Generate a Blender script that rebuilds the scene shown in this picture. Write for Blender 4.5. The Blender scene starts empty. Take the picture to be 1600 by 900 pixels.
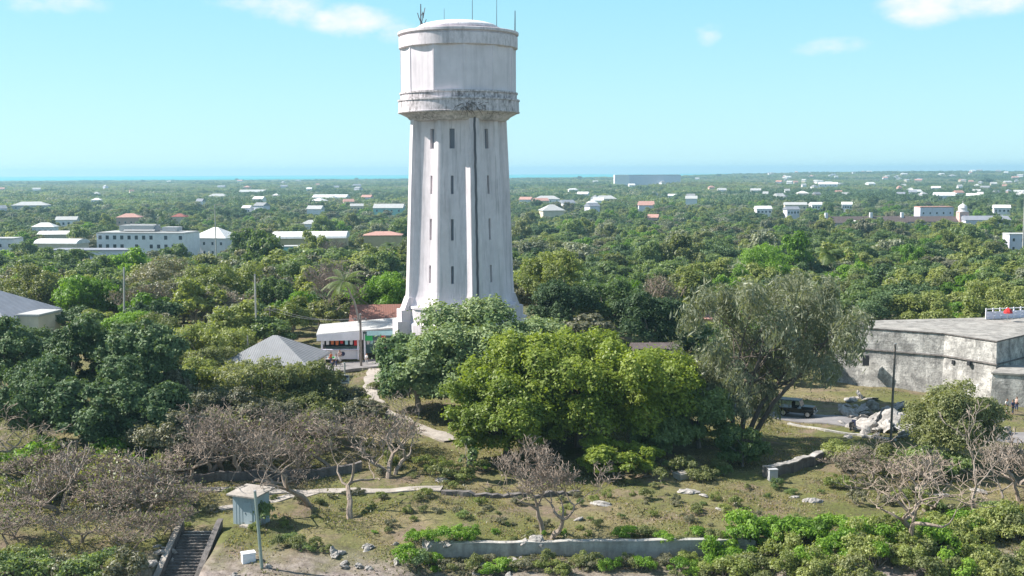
import bpy, math, random
import numpy as np
from mathutils import Vector, Matrix, Euler

SC = bpy.context.scene
COL = SC.collection
R = math.radians

# ------------------------------------------------------------------ camera
F_PX = 1800.0                      # focal length in photo pixels (photo is 1600 wide)
PITCH, ROLL = math.atan(184 / F_PX), R(-0.25)
cam_d = bpy.data.cameras.new('camera')
cam_d.sensor_width = 36.0
cam_d.lens = 36.0 * F_PX / 1600.0
cam_d.clip_start, cam_d.clip_end = 0.5, 80000.0
cam = bpy.data.objects.new('camera', cam_d)
COL.objects.link(cam)
CAM = Vector((0, 0, 50.0))
CAM_ROT = Matrix.Rotation(math.pi / 2 - PITCH, 3, 'X') @ Matrix.Rotation(ROLL, 3, 'Z')
cam.matrix_world = Matrix.Translation(CAM) @ CAM_ROT.to_4x4()
SC.camera = cam

# ------------------------------------------------------------------ sun and sky
SUN_EL, SUN_X, SUN_Y = R(42), -0.985, 0.174          # sun: left of the view and a little behind the tower
S = Vector((SUN_X * math.cos(SUN_EL), SUN_Y * math.cos(SUN_EL), math.sin(SUN_EL))).normalized()
sl = bpy.data.lights.new('sun', 'SUN')
sl.energy, sl.angle, sl.color = 5.0, R(0.53), (1.0, 0.945, 0.87)
so = bpy.data.objects.new('sun', sl)
so.rotation_euler = S.to_track_quat('Z', 'Y').to_euler()
so.location = (-60, 60, 120)
COL.objects.link(so)

world = bpy.data.worlds.new('World')
SC.world = world
world.use_nodes = True
wn, wl = world.node_tree.nodes, world.node_tree.links
wn.clear()
def wnode(t, **k):
    n = wn.new(t)
    for a, b in k.items(): setattr(n, a, b)
    return n
w_out = wnode('ShaderNodeOutputWorld'); w_bg = wnode('ShaderNodeBackground')
sky = wnode('ShaderNodeTexSky', sky_type='NISHITA', sun_disc=False)
sky.sun_elevation = SUN_EL
sky.sun_rotation = math.atan2(SUN_X, SUN_Y)
sky.altitude, sky.air_density, sky.dust_density, sky.ozone_density = 50, 1.0, 0.25, 2.2
# the tropical sky of the photo is more cyan than the model sky: mix it with a cyan to blue dome
tc = wnode('ShaderNodeTexCoord')
sz_ = wnode('ShaderNodeSeparateXYZ'); wl.new(tc.outputs['Generated'], sz_.inputs[0])
rmp = wnode('ShaderNodeValToRGB'); wl.new(sz_.outputs['Z'], rmp.inputs[0])
els = rmp.color_ramp.elements
while len(els) < 4: els.new(.5)
SKY_G = 1 / (.10 * 2 ** .95)
for e_, (p_, c_) in zip(els, [(0.0, (.50, .86, .96)), (.06, (.45, .83, .95)), (.15, (.34, .75, .92)), (.27, (.28, .43, .60))]):
    e_.position = p_; e_.color = (*[v * SKY_G * .2 for v in c_], 1)
sc5 = wnode('ShaderNodeVectorMath', operation='SCALE'); sc5.inputs['Scale'].default_value = 5.0; wl.new(rmp.outputs[0], sc5.inputs[0])
hs = wnode('ShaderNodeMix', data_type='RGBA')
hs.inputs[0].default_value = 0.85
wl.new(sky.outputs[0], hs.inputs[6]); wl.new(sc5.outputs[0], hs.inputs[7])
w_bg.inputs[1].default_value = 0.10
# small fair-weather clouds: ragged noise inside a few soft patches of the dome
def cam_dir(px, py):
    return (CAM_ROT @ Vector(((px - 800) / F_PX, (450 - py) / F_PX, -1))).normalized()
CLOUDS = [(455, 15, 70, 26, .7), (545, 32, 75, 26, .9), (615, 48, 45, 22, .6), (385, 4, 60, 16, .55), (70, 2, 110, 20, .55), (1440, 10, 60, 30, 1.0),
          (1545, -2, 80, 26, .8), (1300, 74, 62, 16, .6), (1108, 54, 24, 22, .55), (1260, 190, 60, 14, .12), (270, 200, 90, 14, .1),
          (990, 60, 60, 14, .15), (900, -120, 200, 40, .8), (250, -160, 200, 40, .8), (-300, -20, 200, 40, .7), (1900, 40, 160, 40, .7)]
acc = None
for (px, py, wx, wy, st) in CLOUDS:
    c = cam_dir(px, py)
    rt = Vector((c.y, -c.x, 0)).normalized(); up = rt.cross(c)
    def dot(v):
        n = wnode('ShaderNodeVectorMath', operation='DOT_PRODUCT'); wl.new(tc.outputs['Generated'], n.inputs[0]); n.inputs[1].default_value = v; return n.outputs['Value']
    def m(op, a, b=None, clamp=False):
        n = wnode('ShaderNodeMath', operation=op, use_clamp=clamp)
        for i, v in enumerate((a, b)):
            if v is None: continue
            if isinstance(v, (int, float)): n.inputs[i].default_value = v
            else: wl.new(v, n.inputs[i])
        return n.outputs[0]
    u = m('MULTIPLY', dot(rt), F_PX / wx / 1.3); v = m('MULTIPLY', dot(up), F_PX / wy / 1.3)
    q = m('ADD', m('MULTIPLY', u, u), m('MULTIPLY', v, v))
    f = m('MULTIPLY', m('SUBTRACT', 1.0, q, True), st)
    f = m('MULTIPLY', f, m('GREATER_THAN', dot(c), 0.5))
    acc = f if acc is None else m('MAXIMUM', acc, f)
mp = wnode('ShaderNodeMapping'); mp.inputs['Scale'].default_value = (1, 1, 1.9)
wl.new(tc.outputs['Generated'], mp.inputs[0])
nz = wnode('ShaderNodeTexNoise'); nz.inputs['Scale'].default_value = 42; nz.inputs['Detail'].default_value = 7; nz.inputs['Roughness'].default_value = .6
wl.new(mp.outputs[0], nz.inputs['Vector'])
den = m('MULTIPLY', m('SUBTRACT', m('ADD', m('MULTIPLY', nz.outputs[0], 1.25), acc), .88), 1.35, True)
den = m('MULTIPLY', den, m('MULTIPLY', acc, 1.5, True))
wm = wnode('ShaderNodeMix', data_type='RGBA')
wl.new(den, wm.inputs[0]); wl.new(hs.outputs[2], wm.inputs[6]); wm.inputs[7].default_value = (4.9, 5.0, 5.1, 1)
wl.new(wm.outputs[2], w_bg.inputs[0]); wl.new(w_bg.outputs[0], w_out.inputs[0])

SC.view_settings.view_transform = 'Standard'
SC.view_settings.look = 'None'
SC.view_settings.exposure = 1.06
SC.view_settings.gamma = 1.0
HAZE = 1.4e-4                         # density of the air per metre
SC.view_settings.use_curve_mapping = False
SC.render.engine = 'CYCLES'
cy = SC.cycles
cy.max_bounces, cy.diffuse_bounces, cy.glossy_bounces, cy.transmission_bounces, cy.transparent_max_bounces, cy.volume_bounces = 7, 4, 2, 4, 4, 0
cy.use_denoising = True

# ------------------------------------------------------------------ picture <-> world
def ray(px, py):
    return CAM_ROT @ Vector(((px - 800) / F_PX, (450 - py) / F_PX, -1))
def at(px, py, Y):
    r = ray(px, py); return CAM + r * (Y / r.y)
def X(px, Y): return at(px, 450, Y).x
def sst(a, b, x):
    t = np.clip((np.asarray(x, float) - a) / (b - a), 0, 1); return t * t * (3 - 2 * t)

YN = [-300, -80, 40, 60, 70, 78, 84, 97, 120, 150, 180, 250, 400, 700, 1500, 5700, 6000, 6400, 30000]
ZL = [6, 10, 16, 19.5, 21.6, 22.6, 23.05, 23.3, 24.8, 25.9, 25.6, 22.5, 17, 11, 8, 3, .6, -6, -8]
ZR = [6, 10, 16, 19.5, 21.6, 22.6, 23.05, 23.1, 22.6, 21.3, 21.2, 20.6, 17, 11, 8, 3, .6, -6, -8]
def H(x, y):
    x = np.asarray(x, float); y = np.asarray(y, float)
    w = sst(4, 30, x)
    z = np.interp(y, YN, ZL) * (1 - w) + np.interp(y, YN, ZR) * w
    near = 1 - sst(300, 900, y)
    z = z + near * (0.14 * np.sin(x * .31 + y * .17) + 0.08 * np.sin(x * .73 - y * .41 + 1.3) + .08 * np.sin(x * 1.7 + y * 1.3))
    z = z + 24 * np.exp(-((x - 1700) / 1300) ** 2 - ((y - 4600) / 1300) ** 2)
    z = z + 8 * np.exp(-((x - 350) / 260) ** 2 - ((y - 2300) / 400) ** 2)
    # drop in front of the low retaining wall
    inw = sst(-7.5, -5.5, x) * (1 - sst(17, 20, x))
    z = z - inw * .85 * sst(70, 79, y) * (1 - sst(81.45, 81.62, y))
    # trench that holds the stairway
    tr = sst(-25.6, -25.0, x) * (1 - sst(-22.2, -21.6, x)) * (1 - sst(84.0, 84.6, y))
    z = z - tr * (84.6 - np.minimum(y, 84.6)) * 0.32 - tr * .35
    return z
def Hf(x, y): return float(H(x, y))
def ground(px, py, y0=60, y1=9000):
    r = ray(px, py); lo = None
    Y = y0
    while Y < y1:
        p = CAM + r * (Y / r.y)
        if p.z < Hf(p.x, p.y): return Vector((p.x, p.y, Hf(p.x, p.y)))
        Y *= 1.002
    return CAM + r * (y1 / r.y)

# ------------------------------------------------------------------ tagging
def tag(o, label=None, cat=None, group=None, kind=None):
    if label: o['label'] = label
    if cat: o['category'] = cat
    if group: o['group'] = group
    if kind: o['kind'] = kind
    return o
def thing(name, label, cat, loc, rz=0.0, group=None):
    o = bpy.data.objects.new(name, None); COL.objects.link(o)
    o.empty_display_size = .3
    o.location = loc; o.rotation_euler = (0, 0, rz)
    return tag(o, label, cat, group)
def link(name, me, parent=None, loc=(0, 0, 0), rot=(0, 0, 0), scale=(1, 1, 1)):
    o = bpy.data.objects.new(name, me); COL.objects.link(o)
    o.location, o.rotation_euler, o.scale = loc, rot, scale
    if parent: o.parent = parent
    return o
def copy_tree(root, loc, rz=0.0, scale=None, label=None, group=None):
    c = root.copy(); COL.objects.link(c)
    c.location = loc; c.rotation_euler = (0, 0, rz)
    if scale: c.scale = scale
    if label: c['label'] = label
    if group: c['group'] = group
    for ch in root.children:
        k = ch.copy(); COL.objects.link(k); k.parent = c
        for g in ch.children:
            e = g.copy(); COL.objects.link(e); e.parent = k
    return c

# ------------------------------------------------------------------ mesh building
class MB:
    def __init__(s): s.v, s.f, s.sm = [], [], []
    def add(s, vs, fs, smooth=False):
        n = len(s.v); s.v += [tuple(v) for v in vs]
        s.f += [tuple(i + n for i in f) for f in fs]; s.sm += [smooth] * len(fs)
    def box(s, c, d, rz=0.0, tilt=None):
        hx, hy, hz = d[0] / 2, d[1] / 2, d[2] / 2
        M = Matrix.Rotation(rz, 3, 'Z')
        if tilt is not None: M = M @ tilt
        vs = [Vector(c) + M @ Vector((x * hx, y * hy, z * hz)) for z in (-1, 1) for y in (-1, 1) for x in (-1, 1)]
        s.add(vs, [(0, 2, 3, 1), (4, 5, 7, 6), (0, 1, 5, 4), (2, 6, 7, 3), (0, 4, 6, 2), (1, 3, 7, 5)])
        return s
    def prism(s, poly, z0, z1, poly1=None):
        n = len(poly); p1 = poly1 or poly
        z0f = z0 if isinstance(z0, (list, tuple)) else [z0] * n
        z1f = z1 if isinstance(z1, (list, tuple)) else [z1] * n
        vs = [(p[0], p[1], z) for p, z in zip(poly, z0f)] + [(p[0], p[1], z) for p, z in zip(p1, z1f)]
        fs = [(i, (i + 1) % n, (i + 1) % n + n, i + n) for i in range(n)] + [tuple(range(n - 1, -1, -1)), tuple(range(n, 2 * n))]
        s.add(vs, fs); return s
    def lathe(s, prof, n=48, rot=0.0, smooth=True, cap=True):
        vs, fs = [], []
        for (r, z) in prof:
            for k in range(n):
                a = rot + 2 * math.pi * k / n; vs.append((r * math.cos(a), r * math.sin(a), z))
        for j in range(len(prof) - 1):
            for k in range(n):
                a, b = j * n + k, j * n + (k + 1) % n; fs.append((a, b, b + n, a + n))
        s.add(vs, fs, smooth)
        if cap:
            s.add(vs[:n], [tuple(range(n - 1, -1, -1))]); s.add(vs[-n:], [tuple(range(n))])
        return s
    def tube(s, pts, rads, n=6, cap=True):
        pts = [Vector(p) for p in pts]
        if isinstance(rads, (int, float)): rads = [rads] * len(pts)
        d0 = (pts[1] - pts[0]).normalized()
        a = Vector((1, 0, 0)) if abs(d0.x) < .8 else Vector((0, 1, 0))
        u = (a - d0 * a.dot(d0)).normalized()
        vs, fs = [], []
        for i, p in enumerate(pts):
            d = (pts[min(i + 1, len(pts) - 1)] - pts[max(i - 1, 0)])
            d = d.normalized() if d.length > 1e-6 else d0
            u = (u - d * u.dot(d)); u = u.normalized() if u.length > 1e-4 else Vector((1, 0, 0))
            w = d.cross(u)
            for k in range(n):
                t = 2 * math.pi * k / n
                vs.append(p + (u * math.cos(t) + w * math.sin(t)) * rads[i])
        for j in range(len(pts) - 1):
            for k in range(n):
                a_, b_ = j * n + k, j * n + (k + 1) % n; fs.append((a_, b_, b_ + n, a_ + n))
        if cap: fs += [tuple(range(n - 1, -1, -1)), tuple(range(len(vs) - n, len(vs)))]
        s.add(vs, fs, n > 4); return s
    def mesh(s, name, mat):
        me = bpy.data.meshes.new(name); me.from_pydata(s.v, [], s.f)
        me.polygons.foreach_set('use_smooth', s.sm)
        if mat: me.materials.append(mat)
        me.update()
        if any(s.sm): me.set_sharp_from_angle(angle=R(38))
        return me
    def build(s, name, mat, parent=None, loc=(0, 0, 0), rz=0.0):
        return link(name, s.mesh(name, mat), parent, loc, (0, 0, rz))
def np_mesh(name, V, Fq, mat, smooth=False):
    me = bpy.data.meshes.new(name)
    V = np.asarray(V, np.float32); Fq = np.asarray(Fq, np.int32); n, k = Fq.shape
    me.vertices.add(len(V)); me.vertices.foreach_set('co', V.ravel())
    me.loops.add(n * k); me.loops.foreach_set('vertex_index', Fq.ravel())
    me.polygons.add(n); me.polygons.foreach_set('loop_start', np.arange(n, dtype=np.int32) * k)
    me.polygons.foreach_set('loop_total', np.full(n, k, np.int32))
    if smooth: me.polygons.foreach_set('use_smooth', np.ones(n, bool))
    if mat: me.materials.append(mat)
    me.update(calc_edges=True); return me

# ------------------------------------------------------------------ materials
class NT:
    def __init__(s, name):
        s.m = bpy.data.materials.new(name); s.m.use_nodes = True
        s.t = s.m.node_tree; s.t.nodes.clear(); s.out = s.n('ShaderNodeOutputMaterial')
    def n(s, t, **k):
        x = s.t.nodes.new(t)
        for a, b in k.items(): setattr(x, a, b)
        return x
    def l(s, a, b): s.t.links.new(a, b)
    def put(s, sock, v):
        if isinstance(v, bpy.types.NodeSocket): s.l(v, sock)
        else: sock.default_value = v
    def noise(s, scale, detail=5, rough=.55, vec=None, scl=None):
        x = s.n('ShaderNodeTexNoise'); x.inputs['Scale'].default_value = scale; x.inputs['Detail'].default_value = detail; x.inputs['Roughness'].default_value = rough
        if vec is not None:
            if scl:
                mp_ = s.n('ShaderNodeMapping'); mp_.inputs['Scale'].default_value = scl; s.l(vec, mp_.inputs[0]); vec = mp_.outputs[0]
            s.l(vec, x.inputs['Vector'])
        return x.outputs[0]
    def ramp(s, fac, stops):
        x = s.n('ShaderNodeValToRGB'); e = x.color_ramp.elements
        while len(e) < len(stops): e.new(.5)
        for el, (p, c) in zip(e, stops):
            el.position = p; el.color = (c, c, c, 1) if isinstance(c, (int, float)) else (*c, 1)
        s.l(fac, x.inputs[0]); return x.outputs[0]
    def mix(s, f, a, b, mode='MIX'):
        x = s.n('ShaderNodeMix', data_type='RGBA', blend_type=mode)
        for i, v in ((0, f), (6, a), (7, b)):
            if isinstance(v, tuple) and len(v) == 3: v = (*v, 1)
            s.put(x.inputs[i], v)
        return x.outputs[2]
    def math(s, op, a, b=0.0, clamp=False):
        x = s.n('ShaderNodeMath', operation=op, use_clamp=clamp); s.put(x.inputs[0], a); s.put(x.inputs[1], b); return x.outputs[0]
    def pos(s): return s.n('ShaderNodeNewGeometry').outputs['Position']
    def obj(s): return s.n('ShaderNodeTexCoord').outputs['Object']
    def bsdf(s, col, rough=.8, spec=.3, metal=0.0, bump=None, bstr=.3, bdist=.05):
        b = s.n('ShaderNodeBsdfPrincipled')
        s.put(b.inputs['Base Color'], (*col, 1) if isinstance(col, tuple) and len(col) == 3 else col)
        s.put(b.inputs['Roughness'], rough); b.inputs['Specular IOR Level'].default_value = spec; b.inputs['Metallic'].default_value = metal
        if bump is not None:
            bp = s.n('ShaderNodeBump'); bp.inputs['Strength'].default_value = bstr; bp.inputs['Distance'].default_value = bdist
            s.l(bump, bp.inputs['Height']); s.l(bp.outputs[0], b.inputs['Normal'])
        s.l(b.outputs[0], s.out.inputs[0]); return s.m
def paint(name, col, rough=.6, var=.12, scale=.8, spec=.3, metal=0.0, dirt=(.3, .28, .25), dirt_amt=.25):
    t = NT(name); p = t.obj()
    a = t.noise(scale, 6, .6, p); b = t.noise(scale * 1.3, 5, .6, p, (1, 1, .18))
    c = t.mix(t.ramp(a, [(.3, 0.), (.7, 1.)]), tuple(x * (1 - var) for x in col), tuple(min(1, x * (1 + var * .5)) for x in col))
    c = t.mix(t.math('MULTIPLY', t.ramp(b, [(.52, 0.), (.75, 1.)]), dirt_amt), c, dirt)
    return t.bsdf(c, rough, spec, metal)
def leafmat(name, dark, mid, light, trans=.28, rough=.5, spec=.35, pscale=.35):
    t = NT(name)
    oi = t.n('ShaderNodeObjectInfo').outputs['Random']
    a = t.noise(pscale, 3, .6, t.pos())
    g = t.noise(.012, 3, .5, t.pos())
    f = t.math('ADD', t.math('MULTIPLY', a, .75), t.math('ADD', t.math('MULTIPLY', t.math('SUBTRACT', oi, .5), .24), t.math('MULTIPLY', t.math('SUBTRACT', g, .5), .5)))
    f = t.math('ADD', f, t.math('MULTIPLY', t.math('SUBTRACT', t.noise(3.1, 2, .6, t.pos()), .5), .42))
    col = t.ramp(f, [(.2, dark), (.38, mid), (.62, light)])
    b = t.n('ShaderNodeBsdfPrincipled'); t.l(col, b.inputs['Base Color']); b.inputs['Roughness'].default_value = rough; b.inputs['Specular IOR Level'].default_value = spec
    tr = t.n('ShaderNodeBsdfTranslucent')
    tc_ = t.mix(1.0, col, (1.5, 1.5, .55), 'MULTIPLY'); t.l(tc_, tr.inputs[0])
    mx = t.n('ShaderNodeMixShader'); mx.inputs[0].default_value = trans
    t.l(b.outputs[0], mx.inputs[1]); t.l(tr.outputs[0], mx.inputs[2]); t.l(mx.outputs[0], t.out.inputs[0])
    return t.m
# ------------------------------------------------------------------ material set
def m_ground():
    t = NT('ground'); p = t.pos()
    big = t.noise(.09, 5, .6, p); med = t.noise(.5, 6, .65, p); fine = t.noise(3.0, 6, .7, p)
    dry = t.mix(med, (.29, .235, .13), (.19, .17, .085))
    grn = t.mix(med, (.10, .12, .035), (.17, .17, .06))
    dirt = t.mix(fine, (.30, .23, .165), (.15, .11, .08))
    c = t.mix(t.ramp(big, [(.36, 0.), (.54, 1.)]), dry, grn)
    c = t.mix(t.ramp(t.noise(.22, 6, .7, p), [(.50, 0.), (.64, 1.)]), c, dirt)
    c = t.mix(t.math('MULTIPLY', t.ramp(t.noise(.9, 7, .72, p), [(.50, 0.), (.66, 1.)]), .75), c, (.085, .075, .045))
    c = t.mix(t.math('MULTIPLY', t.ramp(fine, [(.35, 1.), (.6, 0.)]), .5), c, (.07, .06, .04))
    c = t.mix(t.math('MULTIPLY', t.ramp(t.noise(6.0, 4, .6, p), [(.68, 0.), (.74, 1.)]), .5), c, (.42, .39, .34))
    # far off the ground between the trees is dark green scrub
    sy = t.n('ShaderNodeSeparateXYZ'); t.l(p, sy.inputs[0])
    far = t.n('ShaderNodeMapRange'); t.l(sy.outputs['Y'], far.inputs[0]); far.inputs[1].default_value = 170; far.inputs[2].default_value = 260
    scrub = t.mix(t.noise(.03, 5, .6, p), (.045, .06, .025), (.10, .11, .05))
    c = t.mix(far.outputs[0], c, scrub)
    # bare stony slope below the terraces
    nr = t.n('ShaderNodeMapRange'); t.l(sy.outputs['Y'], nr.inputs[0]); nr.inputs[1].default_value = 82; nr.inputs[2].default_value = 77
    stone = t.mix(t.ramp(t.noise(1.6, 8, .7, p), [(.35, 0.), (.65, 1.)]), (.12, .095, .085), (.34, .29, .26))
    c = t.mix(t.math('MULTIPLY', nr.outputs[0], t.ramp(med, [(.35, .4), (.55, 1.)])), c, stone)
    return t.bsdf(c, .95, .1, bump=t.noise(2.2, 8, .7, p), bstr=.7, bdist=.25)
def m_tower(name, stain, base=(.74, .675, .70), streak=.42):
    t = NT(name); p = t.obj()
    a = t.noise(.5, 6, .6, p); st = t.noise(.9, 7, .65, p, (1, 1, .09)); f = t.noise(2.5, 7, .7, p)
    c = t.mix(t.ramp(a, [(.35, 0.), (.65, 1.)]), tuple(x * .88 for x in base), base)
    c = t.mix(t.math('MULTIPLY', t.ramp(st, [(.50, 0.), (.72, 1.)]), .55 + .2 * stain), c, (.30, .28, .30))
    s2 = t.noise(2.4, 6, .7, p, (1, 1, .035))
    c = t.mix(t.math('MULTIPLY', t.ramp(s2, [(.56, 0.), (.66, 1.)]), streak), c, (.20, .19, .20))
    c = t.mix(t.math('MULTIPLY', t.math('MULTIPLY', t.ramp(t.noise(3.2, 7, .7, p, (1, 1, .5)), [(.40, 0.), (.62, 1.)]), t.ramp(t.noise(.30, 4, .6, p), [(.36, 0.), (.56, 1.)])), .10 + .85 * stain), c, (.17, .155, .155))
    return t.bsdf(c, .85, .2, bump=f, bstr=.12, bdist=.03)
def m_stone(name, light=(.50, .475, .44), dark=(.10, .098, .095), amt=.8, scale=.5):
    t = NT(name); p = t.obj()
    a = t.noise(scale, 8, .68, p); st = t.noise(scale * 2, 7, .65, p, (1, 1, .16)); f = t.noise(scale * 7, 6, .7, p)
    c = t.mix(t.ramp(a, [(.38, 0.), (.62, 1.)]), tuple(x * .68 for x in light), light)
    c = t.mix(t.math('MULTIPLY', t.ramp(st, [(.44, 0.), (.66, 1.)]), amt), c, dark)
    c = t.mix(t.math('MULTIPLY', t.ramp(f, [(.5, 0.), (.68, 1.)]), amt * .5), c, dark)
    return t.bsdf(c, .92, .15, bump=t.math('ADD', a, f), bstr=.5, bdist=.12)
def m_fort():
    t = NT('fort_limestone'); p = t.pos()
    a = t.noise(.45, 9, .72, p); b = t.noise(1.3, 8, .72, p); st = t.noise(1.1, 8, .7, p, (1, 1, .22)); f = t.noise(5, 7, .72, p)
    c = t.mix(t.ramp(a, [(.40, 0.), (.60, 1.)]), (.30, .29, .275), (.64, .62, .585))
    c = t.mix(t.math('MULTIPLY', t.ramp(b, [(.50, 0.), (.62, 1.)]), .75), c, (.20, .195, .19))
    c = t.mix(t.math('MULTIPLY', t.ramp(st, [(.50, 0.), (.66, 1.)]), .6), c, (.11, .108, .105))
    c = t.mix(t.math('MULTIPLY', t.ramp(f, [(.54, 0.), (.64, 1.)]), .55), c, (.13, .125, .12))
    c = t.mix(t.math('MULTIPLY', t.ramp(f, [(.30, 1.), (.42, 0.)]), .5), c, (.76, .74, .70))
    bk = t.n('ShaderNodeTexBrick'); bk.inputs['Scale'].default_value = 1.0; bk.inputs['Mortar Size'].default_value = .02; bk.inputs['Row Height'].default_value = .42; bk.inputs['Brick Width'].default_value = .9
    mp_ = t.n('ShaderNodeMapping'); mp_.inputs['Rotation'].default_value = (math.pi / 2, 0, 0); t.l(p, mp_.inputs[0]); t.l(mp_.outputs[0], bk.inputs['Vector'])
    return t.bsdf(c, .95, .1, bump=t.math('ADD', t.math('ADD', b, f), t.math('MULTIPLY', bk.outputs['Fac'], -.35)), bstr=.8, bdist=.14)
def m_bark(name, a_=(.30, .27, .24), b_=(.15, .13, .115)):
    t = NT(name); p = t.obj()
    c = t.mix(t.ramp(t.noise(4, 6, .65, p, (1, 1, .3)), [(.35, 0.), (.65, 1.)]), b_, a_)
    return t.bsdf(c, .9, .15)
def m_sea():
    t = NT('sea'); p = t.pos()
    c = t.mix(t.ramp(t.noise(.0007, 3, .5, p, (.3, 1, 1)), [(.35, 0.), (.65, 1.)]), (.0, .27, .27), (.0, .36, .34))
    return t.bsdf(c, .9, .0, bump=t.noise(.05, 4, .6, p), bstr=.3, bdist=1.0)
def m_asphalt():
    t = NT('asphalt'); p = t.pos()
    c = t.mix(t.ramp(t.noise(.6, 6, .65, p), [(.3, 0.), (.7, 1.)]), (.16, .15, .15), (.27, .255, .25))
    return t.bsdf(c, .9, .2, bump=t.noise(20, 4, .6, p), bstr=.2, bdist=.02)
def m_roof(name, col, rib=True):
    t = NT(name); p = t.obj()
    c = t.mix(t.ramp(t.noise(.7, 6, .65, p), [(.3, 0.), (.7, 1.)]), tuple(x * .78 for x in col), col)
    c = t.mix(t.math('MULTIPLY', t.ramp(t.noise(2.2, 6, .7, p, (1, .25, 1)), [(.52, 0.), (.72, 1.)]), .35), c, (.2, .18, .17))
    wv = t.n('ShaderNodeTexWave'); wv.inputs['Scale'].default_value = 1.2; t.l(p, wv.inputs['Vector'])
    return t.bsdf(c, .7, .25, bump=wv.outputs[1] if rib else None, bstr=.3, bdist=.05)
M = dict(
    ground=m_ground(), sea=m_sea(), asphalt=m_asphalt(),
    tower=m_tower('tower_plaster', 0.0), tower_tank=m_tower('tank_plaster', -.9, (.73, .67, .70), .10), tower_rim=m_tower('tower_rim_plaster', .25, (.74, .675, .70), .2), tower_ledge=m_tower('tower_ledge_plaster', 1.0), dome=m_tower('dome_paint', 0.05, (.82, .78, .77)),
    fort=m_fort(), forttop=m_stone('fort_top', (.38, .36, .33), (.15, .14, .13), .7, .5), rock=m_stone('rock', (.46, .43, .40), (.14, .13, .12), .75, 1.1),
    concrete=m_stone('concrete', (.50, .48, .44), (.17, .16, .15), .55, .8), darkstone=m_stone('dark_stone', (.20, .18, .17), (.06, .055, .05), .7, .9),
    slab=m_stone('path_concrete', (.43, .385, .34), (.24, .21, .18), .4, .7),
    bark=m_bark('bark'), pale_bark=m_bark('pale_bark', (.38, .32, .27), (.19, .155, .13)), dark_bark=m_bark('dark_bark', (.17, .14, .12), (.08, .065, .055)),
    twig=m_bark('grey_twigs', (.36, .29, .235), (.19, .15, .12)), brown_twig=m_bark('brown_twigs', (.38, .31, .26), (.20, .16, .14)),
    white=paint('white_wall', (.80, .78, .81), dirt_amt=.12), lilac=paint('lilac_wall', (.68, .67, .78)), cream=paint('cream_wall', (.66, .58, .46)), pink=paint('pink_wall', (.62, .42, .36)),
    teal=paint('teal_wall', (.30, .56, .54)), turq=paint('turquoise_wall', (.42, .66, .68)), grey=paint('grey_wall', (.42, .42, .43)), ochre=paint('ochre_wall', (.52, .42, .24)),
    shed=paint('shed_paint', (.36, .43, .46), dirt=(.14, .16, .17), dirt_amt=.4), pole_wood=m_bark('weathered_pole', (.24, .21, .19), (.13, .115, .10)),
    pole_green=paint('pole_paint', (.26, .32, .28), .5), pole_pale=paint('pale_pole', (.42, .41, .38), .6), metal=paint('grey_metal', (.30, .31, .33), .45, metal=.4),
    r_grey=m_roof('grey_roof', (.27, .275, .285)), r_pale=m_roof('pale_roof', (.47, .47, .46)), r_white=m_roof('white_roof', (.76, .75, .73)), r_red=m_roof('red_roof', (.28, .085, .065)),
    r_brown=m_roof('brown_roof', (.11, .085, .08)), r_slate=m_roof('slate_roof', (.27, .285, .325)), r_rust=m_roof('rusty_roof', (.26, .12, .09)), r_pink=m_roof('pink_roof', (.50, .28, .23)),
    mast=paint('mast_paint', (.10, .10, .115), .6), glass=NT('dark_glass').bsdf((.035, .045, .06), .15, .5), void=NT('inside_shade').bsdf((.05, .05, .055), .9, .1), shutter=paint('shutter_grey', (.22, .235, .28), .7),  # the near-black one stands for shade inside openings
    black=NT('black_paint').bsdf((.012, .013, .015), .35, .5), rubber=NT('rubber').bsdf((.02, .02, .02), .9, .2), red=paint('red_cloth', (.55, .03, .03), .8), orange=paint('orange_cloth', (.6, .17, .06), .8),
    green=paint('green_board', (.03, .42, .10), .6), whitecloth=paint('white_cloth', (.72, .70, .68), .9), bluecloth=paint('dark_blue_cloth', (.05, .06, .13), .9),
    skin=NT('skin').bsdf((.26, .14, .09), .6, .3), hair=NT('hair').bsdf((.02, .015, .012), .7, .3), lamp=NT('lamp_lens').bsdf((.7, .7, .65), .2, .5), steel=paint('steel', (.45, .46, .47), .35, metal=.6),
)
L = dict(
    almond=leafmat('leaf_grey_green', (.08, .14, .055), (.165, .235, .10), (.28, .34, .17), .25, .6, .25),
    fig=leafmat('leaf_yellow_green', (.10, .15, .022), (.185, .245, .038), (.285, .34, .065), .38),
    casuarina=leafmat('needle_olive', (.135, .155, .105), (.225, .245, .165), (.32, .335, .235), .25),
    dark=leafmat('leaf_dark', (.050, .088, .036), (.084, .138, .056), (.135, .195, .088), .2, .6, .25),
    mid=leafmat('leaf_mid', (.085, .14, .05), (.15, .21, .08), (.225, .29, .115), .38),
    olive=leafmat('leaf_olive', (.10, .125, .045), (.165, .19, .075), (.24, .255, .115), .36),
    bright=leafmat('leaf_bright', (.07, .14, .016), (.14, .26, .03), (.23, .36, .055), .38),
    yellow=leafmat('leaf_yellowish', (.13, .165, .045), (.22, .26, .08), (.32, .35, .13), .36),
    drab=leafmat('leaf_drab', (.10, .105, .065), (.165, .165, .105), (.24, .23, .15), .25),
    weed=leafmat('weed_blades', (.10, .14, .04), (.16, .20, .06), (.24, .26, .10), .4),
    litter=leafmat('dry_litter', (.10, .075, .05), (.20, .155, .11), (.36, .30, .23), .1),
    palm=leafmat('leaf_palm', (.05, .08, .02), (.09, .14, .035), (.15, .20, .06), .25),
    grass=leafmat('grass_blades', (.17, .16, .07), (.26, .23, .12), (.34, .29, .17), .4, pscale=.5),
)
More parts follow.
